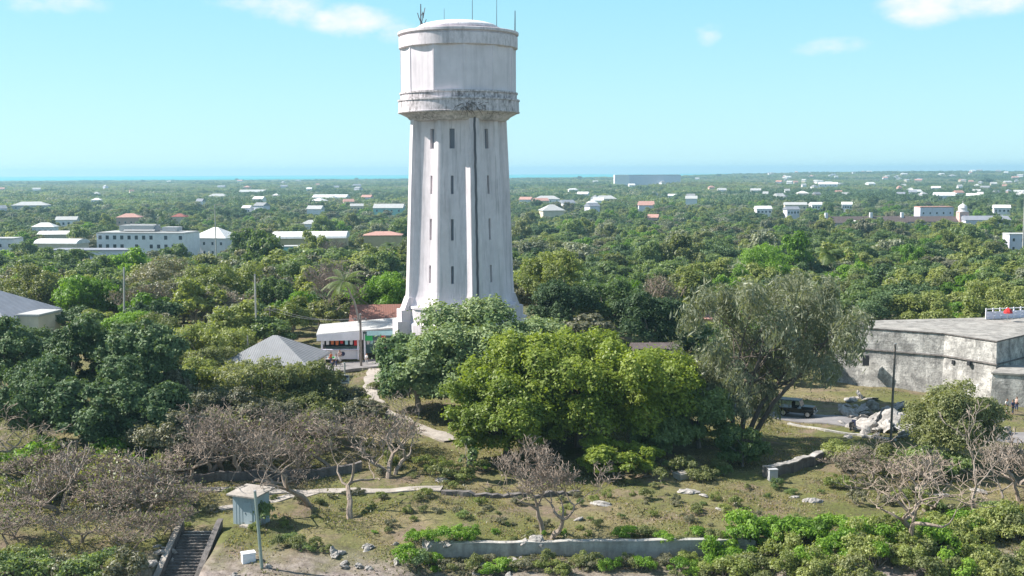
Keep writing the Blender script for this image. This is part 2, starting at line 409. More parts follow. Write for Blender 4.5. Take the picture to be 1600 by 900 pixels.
# ------------------------------------------------------------------ vegetation meshes
def unit(v): return v / np.maximum(np.linalg.norm(v, axis=1, keepdims=True), 1e-6)
def leaves(rng, P, N, size, aspect=.55, droop=None):
    """diamond shaped leaf sprays at points P facing N"""
    n = len(P)
    t = rng.normal(size=(n, 3))
    if droop is not None: t = t * .35 + np.array(droop)
    t = unit(t - N * np.sum(t * N, axis=1, keepdims=True)); b = np.cross(N, t)
    s = (size * rng.uniform(.6, 1.35, n))[:, None]
    V = np.empty((n, 4, 3)); k = N * s * .18
    V[:, 0] = P - t * s * .5; V[:, 2] = P + t * s * .5 - k
    V[:, 1] = P + b * s * aspect * .5; V[:, 3] = P - b * s * aspect * .5 - k
    return V.reshape(-1, 3), np.arange(4 * n).reshape(n, 4)
def clumps(rng, rx, ry, rz, zc, n, low=-.35, shell=(.55, .92), cr=.33):
    d = unit(rng.normal(size=(n * 4, 3))); d = d[d[:, 2] > low][:n]
    f = rng.uniform(*shell, len(d))[:, None]
    lump = 1 + .13 * np.sin(3 * np.arctan2(d[:, 1], d[:, 0]) + rng.uniform(0, 6)) + rng.normal(0, .07, len(d))
    C = d * f * lump[:, None] * np.array([rx, ry, rz]) + np.array([0, 0, zc])
    r = (rx * ry * rz) ** (1 / 3) * cr * rng.uniform(.42, 1.4, len(d))
    return C, r
def crown_pts(rng, C, r, n, flat=.72, up=.45, thick=.45, lowcut=-.45):
    w = r ** 2 / np.sum(r ** 2); idx = rng.choice(len(C), n, p=w)
    d = unit(rng.normal(size=(n, 3))); bad = d[:, 2] < lowcut; d[bad, 2] *= -1
    rad = r[idx] * (1 - thick + thick * np.sqrt(rng.uniform(0, 1, n))) * (1 + .16 * np.sin(d[:, 0] * 7 + idx) + .12 * np.sin(d[:, 1] * 9 + 2 * idx))
    loose = rng.uniform(size=n) < .16; rad = np.where(loose, rad * rng.uniform(1.0, 1.38, n), rad)
    P = C[idx] + d * rad[:, None] * np.array([1, 1, flat])
    N = unit(d + np.array([0, 0, up]) + rng.normal(0, .55, (n, 3)))
    return P, N
def limbs(mb, rng, C, r, zfork, tr, count, n=6, lean=(0, 0)):
    top = Vector((lean[0], lean[1], zfork))
    mb.tube([(0, 0, -.4), (lean[0] * .3, lean[1] * .3, zfork * .45), top], [tr * 1.35, tr, tr * .85], 8)
    order = rng.permutation(len(C))[:count]
    for i in order:
        c = Vector(C[i]); m_ = top.lerp(c, .5) + Vector((rng.normal(0, .3), rng.normal(0, .3), rng.uniform(-.6, .2))) * max(1, c.length * .06)
        q = top.lerp(c, .78) + Vector(rng.normal(0, .25, 3))
        mb.tube([top - Vector((0, 0, tr)), m_, q, c], [tr * .55, tr * .36, tr * .2, tr * .07], n, False)
def leafy(seed, rx, ry, rz, zc, n_clump, n_leaf, leaf, lmat, bark='bark', zfork=None, tr=None, low=-.35, aspect=.55, flat=.72, cr=.33, n_limb=10, up=.45, droop=None, lowcut=-.45, shell=(.55, .92), multi=1):
    rng = np.random.default_rng(seed)
    C, r = clumps(rng, rx, ry, rz, zc, n_clump, low, shell, cr)
    P, N = crown_pts(rng, C, r, n_leaf, flat, up, lowcut=lowcut)
    V, Fq = leaves(rng, P, N, leaf, aspect, droop)
    crown = np_mesh('crown', V, Fq, L[lmat])
    mb = MB(); zf = zfork if zfork is not None else max(.5, zc - rz * .55)
    for k in range(multi):
        limbs(mb, rng, C, r, zf * rng.uniform(.85, 1.1), tr or .035 * (zc + rz), n_limb // multi + 1, lean=(rng.normal(0, .12) * zf, rng.normal(0, .12) * zf) if multi == 1 else (rng.normal(0, .35) * zf, rng.normal(0, .35) * zf))
    return mb.mesh('trunk', M[bark]), crown
def put_tree(name, label, meshes, loc, rz=0.0, scale=(1, 1, 1), group=None, cat='tree'):
    t = thing(name, label, cat, loc, rz, group); t.scale = scale
    link('trunk', meshes[0], t); link('crown', meshes[1], t)
    if len(meshes) > 2: link('foliage', meshes[2], t)
    return t

def bare(seed, h, w, mat='twig', levels=6, trunk_frac=.25, trunk_r=.22, gnarl=.55, spread=.75, n_trunks=1, leafmat_=None, n_leaf=0, leaf=.3, minr=.018, kids=(2, 3)):
    """a leafless tree: forking, crooked limbs scaled to height h and width w"""
    rng = random.Random(seed); segs = []; tips = []
    def grow(p, d, ln, rad, lv):
        pts = [p]; k = 4 if lv < 2 else 3
        for i in range(k):
            d = (d + Vector((rng.gauss(0, gnarl), rng.gauss(0, gnarl), rng.gauss(0, gnarl * .6) + .05)) * .42).normalized()
            pts.append(pts[-1] + d * ln / k)
        r1 = max(minr * .8, rad * .68)
        segs.append((pts, rad, r1, lv))
        if lv >= levels: tips.append(pts[-1]); return
        n = rng.randint(*kids) if lv > 0 else 3
        a0 = rng.uniform(0, 6.28)
        for i in range(n):
            a = a0 + i * 6.28 / n + rng.gauss(0, .4)
            ax = Vector((math.cos(a), math.sin(a), rng.uniform(-.1, .35)))
            nd = (d * (1 - spread * .5) + ax * spread * rng.uniform(.6, 1.1) + Vector((0, 0, .16))).normalized()
            src = pts[-1] if i < 2 or lv == 0 else pts[rng.randint(1, len(pts) - 1)]
            grow(src, nd, ln * rng.uniform(.62, .9), r1 * rng.uniform(.62, .85), lv + 1)
    for k in range(n_trunks):
        a = k * 6.28 / n_trunks + rng.uniform(0, 2); o = 0 if n_trunks == 1 else .15
        grow(Vector((math.cos(a) * o, math.sin(a) * o, 0)), Vector((math.cos(a) * o * 4, math.sin(a) * o * 4, 1)).normalized(), 1.0 * trunk_frac * 4, trunk_r / 1.0, 0)
    allp = [p for s in segs for p in s[0]]
    zmax = max(p.z for p in allp); xr = sorted(abs(v) for p in allp for v in (p.x, p.y))[int(len(allp) * 2 * .985)]
    sz, sx = h / zmax, (w / 2) / xr
    f = lambda p: Vector((p.x * sx, p.y * sx, max(p.z, 0) * sz if p.z > 0 else p.z * sz))
    tr, tw = MB(), MB()
    for pts, r0, r1, lv in segs:
        q = [f(p) for p in pts]
        if lv == 0: q[0] = q[0] - Vector((0, 0, .4))
        rr = [max(minr, r0 + (r1 - r0) * i / (len(q) - 1)) for i in range(len(q))]
        (tr if lv < 3 else tw).tube(q, rr, 6 if lv < 3 else 3, False)
    out = [tr.mesh('trunk', M[mat]), tw.mesh('crown', M[mat])]
    if n_leaf:
        g = np.random.default_rng(seed); T = np.array([tuple(f(p)) for p in tips])
        P = T[g.integers(0, len(T), n_leaf)] + g.normal(0, .3, (n_leaf, 3)); N = unit(g.normal(size=(n_leaf, 3)) + np.array([0, 0, .6]))
        V, Fq = leaves(g, P, N, leaf); out.append(np_mesh('foliage', V, Fq, L[leafmat_]))
    return out

def palm(seed, h, lean, n_fr=16, fl=2.6):
    rng = random.Random(seed); mb = MB(); top = Vector((lean[0], lean[1], h))
    mb.tube([(0, 0, -.3), (lean[0] * .1, lean[1] * .1, h * .35), (lean[0] * .45, lean[1] * .45, h * .72), top], [.2, .15, .13, .12], 8)
    V, Fq = [], []
    for i in range(n_fr):
        a = i * 2.4 + rng.gauss(0, .2); el = rng.uniform(-.35, 1.1); ln = fl * rng.uniform(.8, 1.15)
        d = Vector((math.cos(a) * math.cos(el), math.sin(a) * math.cos(el), math.sin(el))); p = top.copy(); pts = [p]
        for k in range(9):
            d = (d + Vector((0, 0, -.17))).normalized(); p = p + d * ln / 9; pts.append(p)
        mb.tube(pts, [.04 * (1 - k / 11) for k in range(10)], 3, False)
        for k in range(1, 10):
            dd = (pts[k] - pts[k - 1]).normalized(); sd = dd.cross(Vector((0, 0, 1))); sd = sd.normalized() if sd.length > .05 else Vector((1, 0, 0))
            L_ = .75 * (1 - abs(k - 4) / 8) * fl / 2.6
            for s_ in (-1, 1):
                for q in (0, .5):
                    o = pts[k - 1].lerp(pts[k], q); tip = o + (sd * s_ + dd * .6).normalized() * L_ + Vector((0, 0, -.28 * L_)); wv = dd * .07
                    n = len(V); V += [o - wv, o + wv, tip + wv * .4, tip - wv * .4]; Fq.append((n, n + 1, n + 2, n + 3))
    return mb.mesh('trunk', M['bark']), np_mesh('crown', [tuple(v) for v in V], Fq, L['palm'])
# ------------------------------------------------------------------ ground, sea, roads
def axis(segs):
    out = []
    for a, b, st in segs: out += list(np.arange(a, b, st))
    return np.array(sorted(set(np.round(out, 3))))
gx = np.concatenate([-np.geomspace(60, 14000, 70)[::-1], np.arange(-59, 70, 1.0), np.geomspace(70, 14000, 70)])
gy = np.concatenate([np.arange(-300, 40, 20.), np.arange(40, 70, 2.), np.arange(70, 81.2, .8), [81.45, 81.62], np.arange(82, 84.0, .5), [84.0, 84.3, 84.6, 85.], np.arange(86, 190, 1.0), np.geomspace(190, 9200, 110)])
gx = np.unique(np.round(np.concatenate([gx, [-25.6, -25.3, -25.0, -22.2, -21.9, -21.6]]), 3))
GX, GY = np.meshgrid(gx, gy)
V = np.stack([GX, GY, H(GX, GY)], -1).reshape(-1, 3)
nx, ny = len(gx), len(gy)
ii = (np.arange(ny - 1)[:, None] * nx + np.arange(nx - 1)[None, :]).ravel()
ground_o = link('ground', np_mesh('ground', V, np.stack([ii, ii + 1, ii + nx + 1, ii + nx], 1), M['ground'], True))
ground_o['kind'] = 'structure'
sea_o = MB(); sea_o.add([(-15000, 5500, 0), (15000, 5500, 0), (15000, 14000, 0), (-15000, 14000, 0)], [(0, 1, 2, 3)])
sea_o = sea_o.build('sea', M['sea']); sea_o['kind'] = 'structure'

def strip(name, pts, width, mat, lift=.05, step=1.2, kerb=None):
    """a road or path draped over the ground; pts are (x, y)"""
    P = [Vector((*p, 0)) for p in pts]; dens = []
    for a, b in zip(P[:-1], P[1:]):
        n = max(1, int((b - a).length / step)); dens += [a.lerp(b, k / n) for k in range(n)]
    dens.append(P[-1])
    for _ in range(6): dens = [dens[0]] + [(dens[i - 1] + dens[i] * 2 + dens[i + 1]) / 4 for i in range(1, len(dens) - 1)] + [dens[-1]]
    vs, fs = [], []; nw = 5
    for i, p in enumerate(dens):
        d = (dens[min(i + 1, len(dens) - 1)] - dens[max(i - 1, 0)]).normalized(); s_ = Vector((d.y, -d.x, 0))
        zc = max(Hf(p.x + s_.x * o, p.y + s_.y * o) for o in (-width / 2, 0, width / 2))
        for k in range(nw):
            q = p + s_ * width * (k / (nw - 1) - .5) * (1 + (.0 if width > 4 else .16 * math.sin(i * 2.3 + k) + .12 * math.sin(i * 5.1))) ; vs.append((q.x, q.y, zc + lift))
    for i in range(len(dens) - 1):
        for k in range(nw - 1):
            a = i * nw + k; fs.append((a, a + 1, a + nw + 1, a + nw))
    m = MB(); n = len(vs); edge = []
    m.add(vs, fs)
    low = [(v[0], v[1], v[2] - .35) for v in vs]; m.add(vs + low, [(i * nw + k, (i + 1) * nw + k, (i + 1) * nw + k + n, i * nw + k + n) for i in range(len(dens) - 1) for k in (0, nw - 1)])
    o = m.build(name, mat); o['kind'] = 'structure'; return o
def g2(px, py): p = ground(px, py); return (p.x, p.y)
strip('road', [(70, 110), (50, 115.5), (41, 119.5), (32.5, 126.5), (22, 137), (9, 147), (-6, 150), (-16, 145), (-23, 141), (-30, 146)], 5.0, M['asphalt'])
strip('path', [g2(180, 770), g2(300, 767), g2(420, 768), g2(500, 768), g2(580, 768), g2(640, 763), g2(690, 766)], 1.3, M['slab'])
strip('footpath', [g2(500, 768), g2(455, 778), g2(420, 783), g2(330, 800)], 1.1, M['slab'], .06)
strip('walkway', [(-17, 141), g2(575, 620), g2(600, 650), g2(650, 668), g2(705, 690)], 1.8, M['slab'], .06)

# ------------------------------------------------------------------ water tower
TX, TY, TB = at(720, 500, 140).x, 140.0, 26.0
def tz(y): return at(720, y, 140).z - TB
tower = thing('water_tower', 'tall round white concrete water tower with a fluted shaft and flat domed tank', 'water tower', (TX, TY, TB))
def th(phi): return R(-90 + phi)
FINS = (-70, 20, 110, 200)
half = [(0, 0), (5.6, 0), (6.4, -.12), (7.2, -.4), (10, -.75), (14, -1.06), (18, -1.28), (22, -1.41), (27, -1.5), (32.5, -1.46), (36.5, -1.26), (39.5, -1.0), (42.3, -.84), (45, -.79)]
def fin_r(z):
    r = np.interp(z, [tz(470), tz(450), tz(300), tz(187)], [6.78, 6.7, 6.28, 5.9])
    return r
def ring(z):
    rf = fin_r(z); fl = .45 * math.exp(-max(0, z - tz(474)) / .7)
    out = []
    for f in FINS:
        for (a, o) in [(-a, o) for a, o in half[:0:-1]] + half[:-1]:
            out.append((th(f + a), rf + o * (1 - .0 * fl) + fl * (1.0 if abs(a) > 6 else .6)))
    return out
zs = [tz(474), tz(472), tz(469), tz(465), tz(459), tz(450)] + list(np.linspace(tz(440), tz(190), 14)) + [tz(184)]
vs, fs = [], []
for z in zs:
    vs += [(r * math.cos(a), r * math.sin(a), z) for a, r in ring(z)]
nr = len(vs) // len(zs)
for j in range(len(zs) - 1):
    for k in range(nr): fs.append((j * nr + k, j * nr + (k + 1) % nr, (j + 1) * nr + (k + 1) % nr, (j + 1) * nr + k))
fs += [tuple(range(nr - 1, -1, -1)), tuple(range(len(vs) - nr, len(vs)))]
sh = MB(); sh.add(vs, fs)
shaft = sh.build('shaft', M['tower'], tower)
ROWS = [(218, 2.3, .62), (288, 2.15, .34), (356, 2.5, .34), (424, 2.1, .34)]
cut = MB(); slots = []
for f in FINS:
    for s_ in (-28, 28):
        for (py, h, w) in ROWS:
            z = tz(py); a = th(f + s_); rs = fin_r(z) - 1.48
            cut.box((math.cos(a) * (rs + .1), math.sin(a) * (rs + .1), z), (1.1, w, h), a); slots.append((a, rs, z, w, h))
cutter = cut.build('cutter', None, tower)
bm_ = shaft.modifiers.new('openings', 'BOOLEAN'); bm_.operation = 'DIFFERENCE'; bm_.object = cutter; bm_.solver = 'EXACT'
bpy.context.view_layer.update()
me = bpy.data.meshes.new_from_object(shaft.evaluated_get(bpy.context.evaluated_depsgraph_get()))
shaft.modifiers.clear(); shaft.data = me
bpy.data.objects.remove(cutter)
for (a, rs, z, w, h) in slots:
    MB().box((math.cos(a) * (rs - .38), math.sin(a) * (rs - .38), z), (.06, w - .01, h - .01), a).build('window', M['shutter'], tower)
pl = MB().lathe([(7.0, -2.5), (7.0, tz(500)), (6.75, tz(497)), (6.75, tz(477)), (6.9, tz(476.5)), (6.9, tz(473)), (6.3, tz(472.5))], 12, th(-7 + 15), False)
pl.build('plinth', M['tower'], tower)
for f in FINS:
    fm = MB(); a = th(f); c, s_ = math.cos(a), math.sin(a)
    def rad_box(r0, r1, w, z0, z1, r1t=None):
        r1t = r1 if r1t is None else r1t
        P = [(r0, -w), (r1, -w), (r1, w), (r0, w)]; Q = [(r0, -w), (r1t, -w), (r1t, w), (r0, w)]
        T_ = lambda L_: [(u * c - v * s_, u * s_ + v * c) for u, v in L_]
        fm.prism(T_(P), z0, z1, T_(Q))
    rad_box(5.8, 8.25, 1.25, -3, tz(496)); rad_box(5.8, 7.75, 1.12, tz(496), tz(479)); rad_box(5.8, 7.35, .98, tz(479), tz(460), 6.78)
    fm.build('buttress_foot', M['tower'], tower)
MB().lathe([(5.6, tz(190)), (6.0, tz(187)), (6.2, tz(184)), (7.0, tz(178.5)), (7.3, tz(177.6)), (7.33, tz(176)), (7.25, tz(175.5)), (7.22, tz(160)), (7.32, tz(159.5)), (7.32, tz(157)), (7.0, tz(156.6)), (6.98, tz(149)), (7.1, tz(148.6)), (7.1, tz(146)), (6.6, tz(145.6))], 72).build('tank_ledge', M['tower_ledge'], tower)
MB().lathe([(6.9, tz(147)), (6.9, tz(76))], 12, th(-22), False).build('tank', M['tower_tank'], tower)
for k in range(12):
    a = th(-22 + 30 * k)
    MB().box((6.9 * math.cos(a), 6.9 * math.sin(a), (tz(145.6) + tz(77)) / 2), (.07, .16, tz(77) - tz(145.6)), a).build('seam_strip', M['tower_tank'], tower)
MB().lathe([(6.7, tz(79)), (7.0, tz(77.5)), (7.1, tz(77)), (7.1, tz(60)), (6.9, tz(59)), (6.9, tz(57.4)), (7.15, tz(57)), (7.22, tz(56)), (7.22, tz(52.5)), (7.1, tz(51.8)), (5.0, tz(50.5)), (4.75, tz(50))], 72).build('tank_rim', M['tower_rim'], tower)
MB().lathe([(4.9, tz(51.5)), (4.9, tz(47)), (5.05, tz(46.6)), (5.05, tz(44.8)), (4.7, tz(44.2))], 64).build('dome_ring', M['tower_rim'], tower)
dh = tz(32.5) - tz(45)
MB().lathe([(4.85 * math.sin(t), tz(45) + dh * math.cos(t)) for t in np.linspace(math.pi / 2, .02, 12)], 64).build('dome', M['dome'], tower)
def mast(px, y0, y1, r, dy=0.0):
    x = at(px, y0, TY + dy).x - TX
    m_ = MB().tube([(x, dy, tz(y0)), (x + .03, dy, tz(y1))], [r, r * .6], 5); return m_, x
m_, x = mast(657.5, 54, 6, .10); b_ = MB()
for (y0, y1, dx, w) in ((40, 12, .55, .05), (34, 20, -.35, .05), (26, 18, .3, .035), (46, 30, .7, .045)): m_.tube([(x, 0, tz(y0)), (x + dx * .6, -.1, tz((y0 + y1) / 2)), (x + dx, -.15, tz(y1))], w, 4)
m_.box((x + .12, -.1, tz(40)), (.3, .2, .7)); m_.box((x + .3, -.12, tz(24)), (.14, .14, .6))
m_.build('branched_antenna', M['mast'], tower)
for px, y0, y1, r in ((694, 48, 15, .035), (738, 46, -8, .045), (776, 50, 1, .045)): mast(px, y0, y1, r, -1.0)[0].build('whip_antenna', M['mast'], tower)
mast(804.5, 55, 17, .085)[0].build('antenna_pole', M['mast'], tower)
a = th(20); pp = []
for py in np.linspace(186, 470, 24):
    z = tz(py); r = fin_r(z) + .07; t_ = .1 * math.sin(py * .31) * .3; pp.append((r * math.cos(a) - t_ * math.sin(a), r * math.sin(a) + t_ * math.cos(a), z))
MB().tube(pp, .13, 6).build('drainpipe', M['mast'], tower)
# a scraggly plant rooted in the ledge above the pipe
pr = random.Random(5); pw = MB(); pa = th(14)
for k in range(46):
    aa = pa + pr.gauss(0, .11); r0 = 7.25; p = Vector((r0 * math.cos(aa), r0 * math.sin(aa), tz(172 + pr.uniform(-7, 5))))
    o = Vector((math.cos(aa), math.sin(aa), 0)); q = p + o * pr.uniform(.15, .5) + Vector((pr.gauss(0, .3), pr.gauss(0, .15), pr.uniform(-.9, .35)))
    pw.tube([p, p.lerp(q, .5) + o * .1, q], [.035, .03, .018], 3)
plant = pw.build('ledge_plant', M['dark_bark'], loc=(TX, TY, TB)); tag(plant, 'dry scraggly plant rooted in the ledge below the tank of the water tower', 'plant')

# ------------------------------------------------------------------ fort
FB, FT = 20.6, 29.05
fpts = [(X(1292, 154), 154), (X(1478, 145.5), 145.5), (X(1561, 138.6), 138.6), (X(1650, 150), 150), (X(1690, 163), 163), (X(1318, 157.5), 157.5)]
def inset(poly, d):
    n = len(poly); out = []
    for i in range(n):
        a, b, c = Vector(poly[i - 1]), Vector(poly[i]), Vector(poly[(i + 1) % n])
        e1, e2 = (b - a).normalized(), (c - b).normalized(); n1, n2 = Vector((-e1.y, e1.x)), Vector((-e2.y, e2.x))
        k = (n1 + n2); k = k / max(.3, k.dot(n1)); out.append(tuple(b + k * d))
    return out
fort = thing('stone_fort', 'weathered grey limestone fort with a pointed bastion beside the road', 'fort', (0, 0, 0))
def fine_wall(poly, z0, z1, out0, mb):
    mb.prism(inset(poly, -out0), z0, z1, poly)
w_ = MB(); fine_wall(fpts, FB - 1.2, 26.1, .55, w_); w_.build('lower_wall', M['fort'], fort)
MB().prism(inset(fpts, -.2), 26.15, 26.3, inset(fpts, -.14)).build('string_course', M['darkstone'], fort)
MB().prism(inset(fpts, -.02), 26.103, FT - .15, inset(fpts, .04)).build('upper_wall', M['fort'], fort)
MB().prism(inset(fpts, -.08), FT - .08, FT + .05, inset(fpts, -.08)).build('coping', M['darkstone'], fort)
tp = MB(); o_, i_, j_ = inset(fpts, .02), inset(fpts, 2.6), inset(fpts, 3.0); n = len(fpts)
vs = [(*p, FT + .054) for p in o_] + [(*p, FT + .2) for p in i_] + [(*p, FT + .085) for p in j_]
tp.add(vs, [(k + q * n, (k + 1) % n + q * n, (k + 1) % n + (q + 1) * n, k + (q + 1) * n) for q in (0, 1) for k in range(n)] + [tuple(range(2 * n, 3 * n))])
tp.build('parapet_top', M['forttop'], fort)
e = at(1353, 563, 149.6); MB().box((e.x, e.y, e.z), (.8, .9, 1.3), R(-20)).build('gun_port', M['void'], fort)  # gun ports are solid boxes, the shade inside put into their dark colour
e = at(1514, 567, 142.0); MB().box((e.x, e.y - .2, e.z), (.35, .8, .5), R(-46)).build('gun_port', M['void'], fort)
e = at(1490, 565, 144.4); MB().box((e.x, e.y - .2, e.z), (.35, .8, .5), R(-46)).build('gun_port', M['void'], fort)
# lower outwork in front of the right-hand return
ow = thing('fort_outwork', 'low stone outwork with a flat top in front of the shaded fort wall', 'wall', (0, 0, 0))
q = [(X(1556, 135), 135), (X(1660, 132.5), 132.5), (X(1660, 141), 141), (X(1572, 139.4), 139.4)]
MB().prism(inset(q, -.2), FB - 1.5, 25.7, q).build('wall', M['fort'], ow); MB().prism(inset(q, -.12), 25.703, 25.9).build('coping', M['forttop'], ow)
# white railing and red parasol up on the fort
rl = thing('white_railing', 'white painted railing up on the fort beside the red parasol', 'railing', (0, 0, 0))
rp = [at(px, 512, 158) for px in np.linspace(1540, 1640, 9)]
for k, p in enumerate(rp):
    MB().box((p.x, 158 + k * .35, FT + .6), (.16, .16, 2.2)).build('post', M['white'], rl)
for zz in (.55, 1.0, 1.55):
    MB().tube([(rp[0].x, 158, FT + zz), (rp[-1].x, 158 + 8 * .35, FT + zz)], .06, 5).build('rail', M['white'], rl)
for k in range(8):
    c = (rp[k] + rp[k + 1]) / 2; MB().box((c.x, 158 + k * .35 + .17, FT + .55), ((rp[1].x - rp[0].x) * .86, .04, 1.3), R(2)).build('panel', M['lilac'], rl)
p = at(1575, 492, 156); par = thing('red_parasol', 'small red parasol standing above the white railing on the fort', 'parasol', (p.x, 156, FT - .3))
MB().tube([(0, 0, 0), (0, 0, 2.2)], .03, 5).build('pole', M['steel'], par)
MB().lathe([(.62, 1.55), (.6, 1.75), (.4, 2.05), (.05, 2.3)], 8, 0, False).build('canopy', M['red'], par)

# ------------------------------------------------------------------ walls and steps near the camera
def wall_line(name, label, pts, z_top, thick, depth, mat, cat='wall', cap=None, jag=0.0, seed=1, step=.8):
    rng = random.Random(seed); t = thing(name, label, cat, (pts[0][0], pts[0][1], 0)); o = Vector((pts[0][0], pts[0][1], 0)); m_ = MB()
    P = [Vector((*p, 0)) for p in pts]; D = []
    for a, b in zip(P[:-1], P[1:]):
        n = max(1, int((b - a).length / step)); D += [a.lerp(b, k / n) for k in range(n)]
    D.append(P[-1]); tops = []
    for i, p in enumerate(D):
        f = z_top(p.x, p.y) + rng.uniform(-jag, jag); tops.append(f)
    vs, fs = [], []
    for i, p in enumerate(D):
        d = (D[min(i + 1, len(D) - 1)] - D[max(i - 1, 0)]).normalized(); s_ = Vector((d.y, -d.x, 0)) * thick / 2 * (1 + rng.uniform(-1, 1) * min(.25, jag * 2))
        for q, z in ((p + s_, tops[i] - depth), (p + s_, tops[i]), (p - s_, tops[i]), (p - s_, tops[i] - depth)): vs.append((q.x - o.x, q.y - o.y, z))
    for i in range(len(D) - 1):
        for k in range(4): fs.append((i * 4 + k, i * 4 + (k + 1) % 4, i * 4 + 4 + (k + 1) % 4, i * 4 + 4 + k))
    fs += [(3, 2, 1, 0), tuple(len(vs) - 4 + k for k in range(4))]
    m_.add(vs, fs); m_.build('masonry', mat, t)
    if cap:
        m2 = MB(); v2 = []; f2 = []
        for i, p in enumerate(D):
            d = (D[min(i + 1, len(D) - 1)] - D[max(i - 1, 0)]).normalized(); s_ = Vector((d.y, -d.x, 0)) * (thick / 2 + .05)
            for q, z in ((p + s_, tops[i] + .003), (p + s_, tops[i] + .1), (p - s_, tops[i] + .1), (p - s_, tops[i] + .003)): v2.append((q.x - o.x, q.y - o.y, z))
        for i in range(len(D) - 1):
            for k in range(4): f2.append((i * 4 + k, i * 4 + (k + 1) % 4, i * 4 + 4 + (k + 1) % 4, i * 4 + 4 + k))
        f2 += [(3, 2, 1, 0), tuple(len(v2) - 4 + k for k in range(4))]
        m2.add(v2, f2); m2.build('coping', M[cap], t)
    return t
wall_line('retaining_wall', 'long low pale concrete retaining wall among the bushes at the bottom', [(-6.2, 81.53), (1, 81.53), (9, 81.53), (17.6, 81.53)], lambda x, y: at(800, 848, 81.5).z + .008 * x, .42, 2.4, M['concrete'], 'wall', 'concrete', .05, 3, .9)
wall_line('stone_wall', 'dark stone terrace wall behind the path and the blue shed', [g2(262, 752), g2(330, 752), g2(440, 750), g2(520, 742), g2(565, 735)], lambda x, y: Hf(x, y) + .75, .5, 1.6, M['darkstone'], 'wall', None, .07, 4, .7)
wall_line('rubble_wall', 'low broken rubble wall in the grass behind the bare forked tree', [g2(690, 772), g2(760, 778), g2(830, 778), g2(905, 770)], lambda x, y: Hf(x, y) + .28, .5, 1.2, M['darkstone'], 'wall', None, .14, 5, .45)
wall_line('field_wall', 'dark rough stone wall at the grassy bank below the black jeep', [g2(1196, 746), g2(1235, 738), g2(1280, 722), g2(1310, 712)], lambda x, y: Hf(x, y) + .85, .6, 2.4, M['darkstone'], 'wall', 'rock', .1, 6, .6)
wall_line('road_kerb_wall', 'low pale kerb wall along the near side of the road below the jeep', [g2(1232, 664), g2(1290, 674), g2(1340, 681), g2(1400, 690)], lambda x, y: Hf(x, y) + .22, .35, .9, M['concrete'], 'kerb', None, .02, 7, .8)
st = thing('stone_staircase', 'long stone staircase coloured dark for its shade, descending between two low walls beside the blue shed', 'stairs', (-23.6, 84.4, Hf(-23.6, 85.2)))
m_ = MB()
for k in range(38): m_.box((0, -.17 - .34 * k, -.1 - .118 * k - .5), (2.5, .338, 1.0))
m_.build('steps', M['darkstone'], st)  # dark colour of steps and side walls stands for the shade over them
for k in (0, 1, 20, 21, 22, 23): MB().box((0, -.17 - .34 * k - .12, -.1 - .118 * k + .012), (1.2 if k > 1 else 2.1, .09, .024)).build('step_edge', M['concrete'], st)
for s_ in (-1, 1):
    w_ = MB(); vs = []
    for (yy, zz) in ((.6, .55), (0, .5), (-4, -.75), (-13, -4.0)):
        for xx in (s_ * 1.28, s_ * 1.62): vs += [(xx, yy, zz - 2.2), (xx, yy, zz)]
    for j in range(3):
        b = j * 4; w_.add(vs[b:b + 8], [(1, 5, 7, 3), (0, 1, 5, 4)[::-1], (2, 3, 7, 6), (0, 2, 3, 1), (4, 5, 7, 6)])
    w_.build('side_wall', M['darkstone'], st)
    w_ = MB(); vs = []
    for (yy, zz) in ((.65, .555), (0, .505), (-4, -.745), (-13, -3.995)):
        for xx in (s_ * 1.24, s_ * 1.66): vs += [(xx, yy, zz), (xx, yy, zz + .08)]
    for j in range(3):
        b = j * 4; w_.add(vs[b:b + 8], [(1, 5, 7, 3), (0, 1, 5, 4)[::-1], (2, 3, 7, 6), (0, 2, 3, 1), (4, 5, 7, 6)])
    w_.build('coping', M['slab'] if s_ < 0 else M['darkstone'], st)

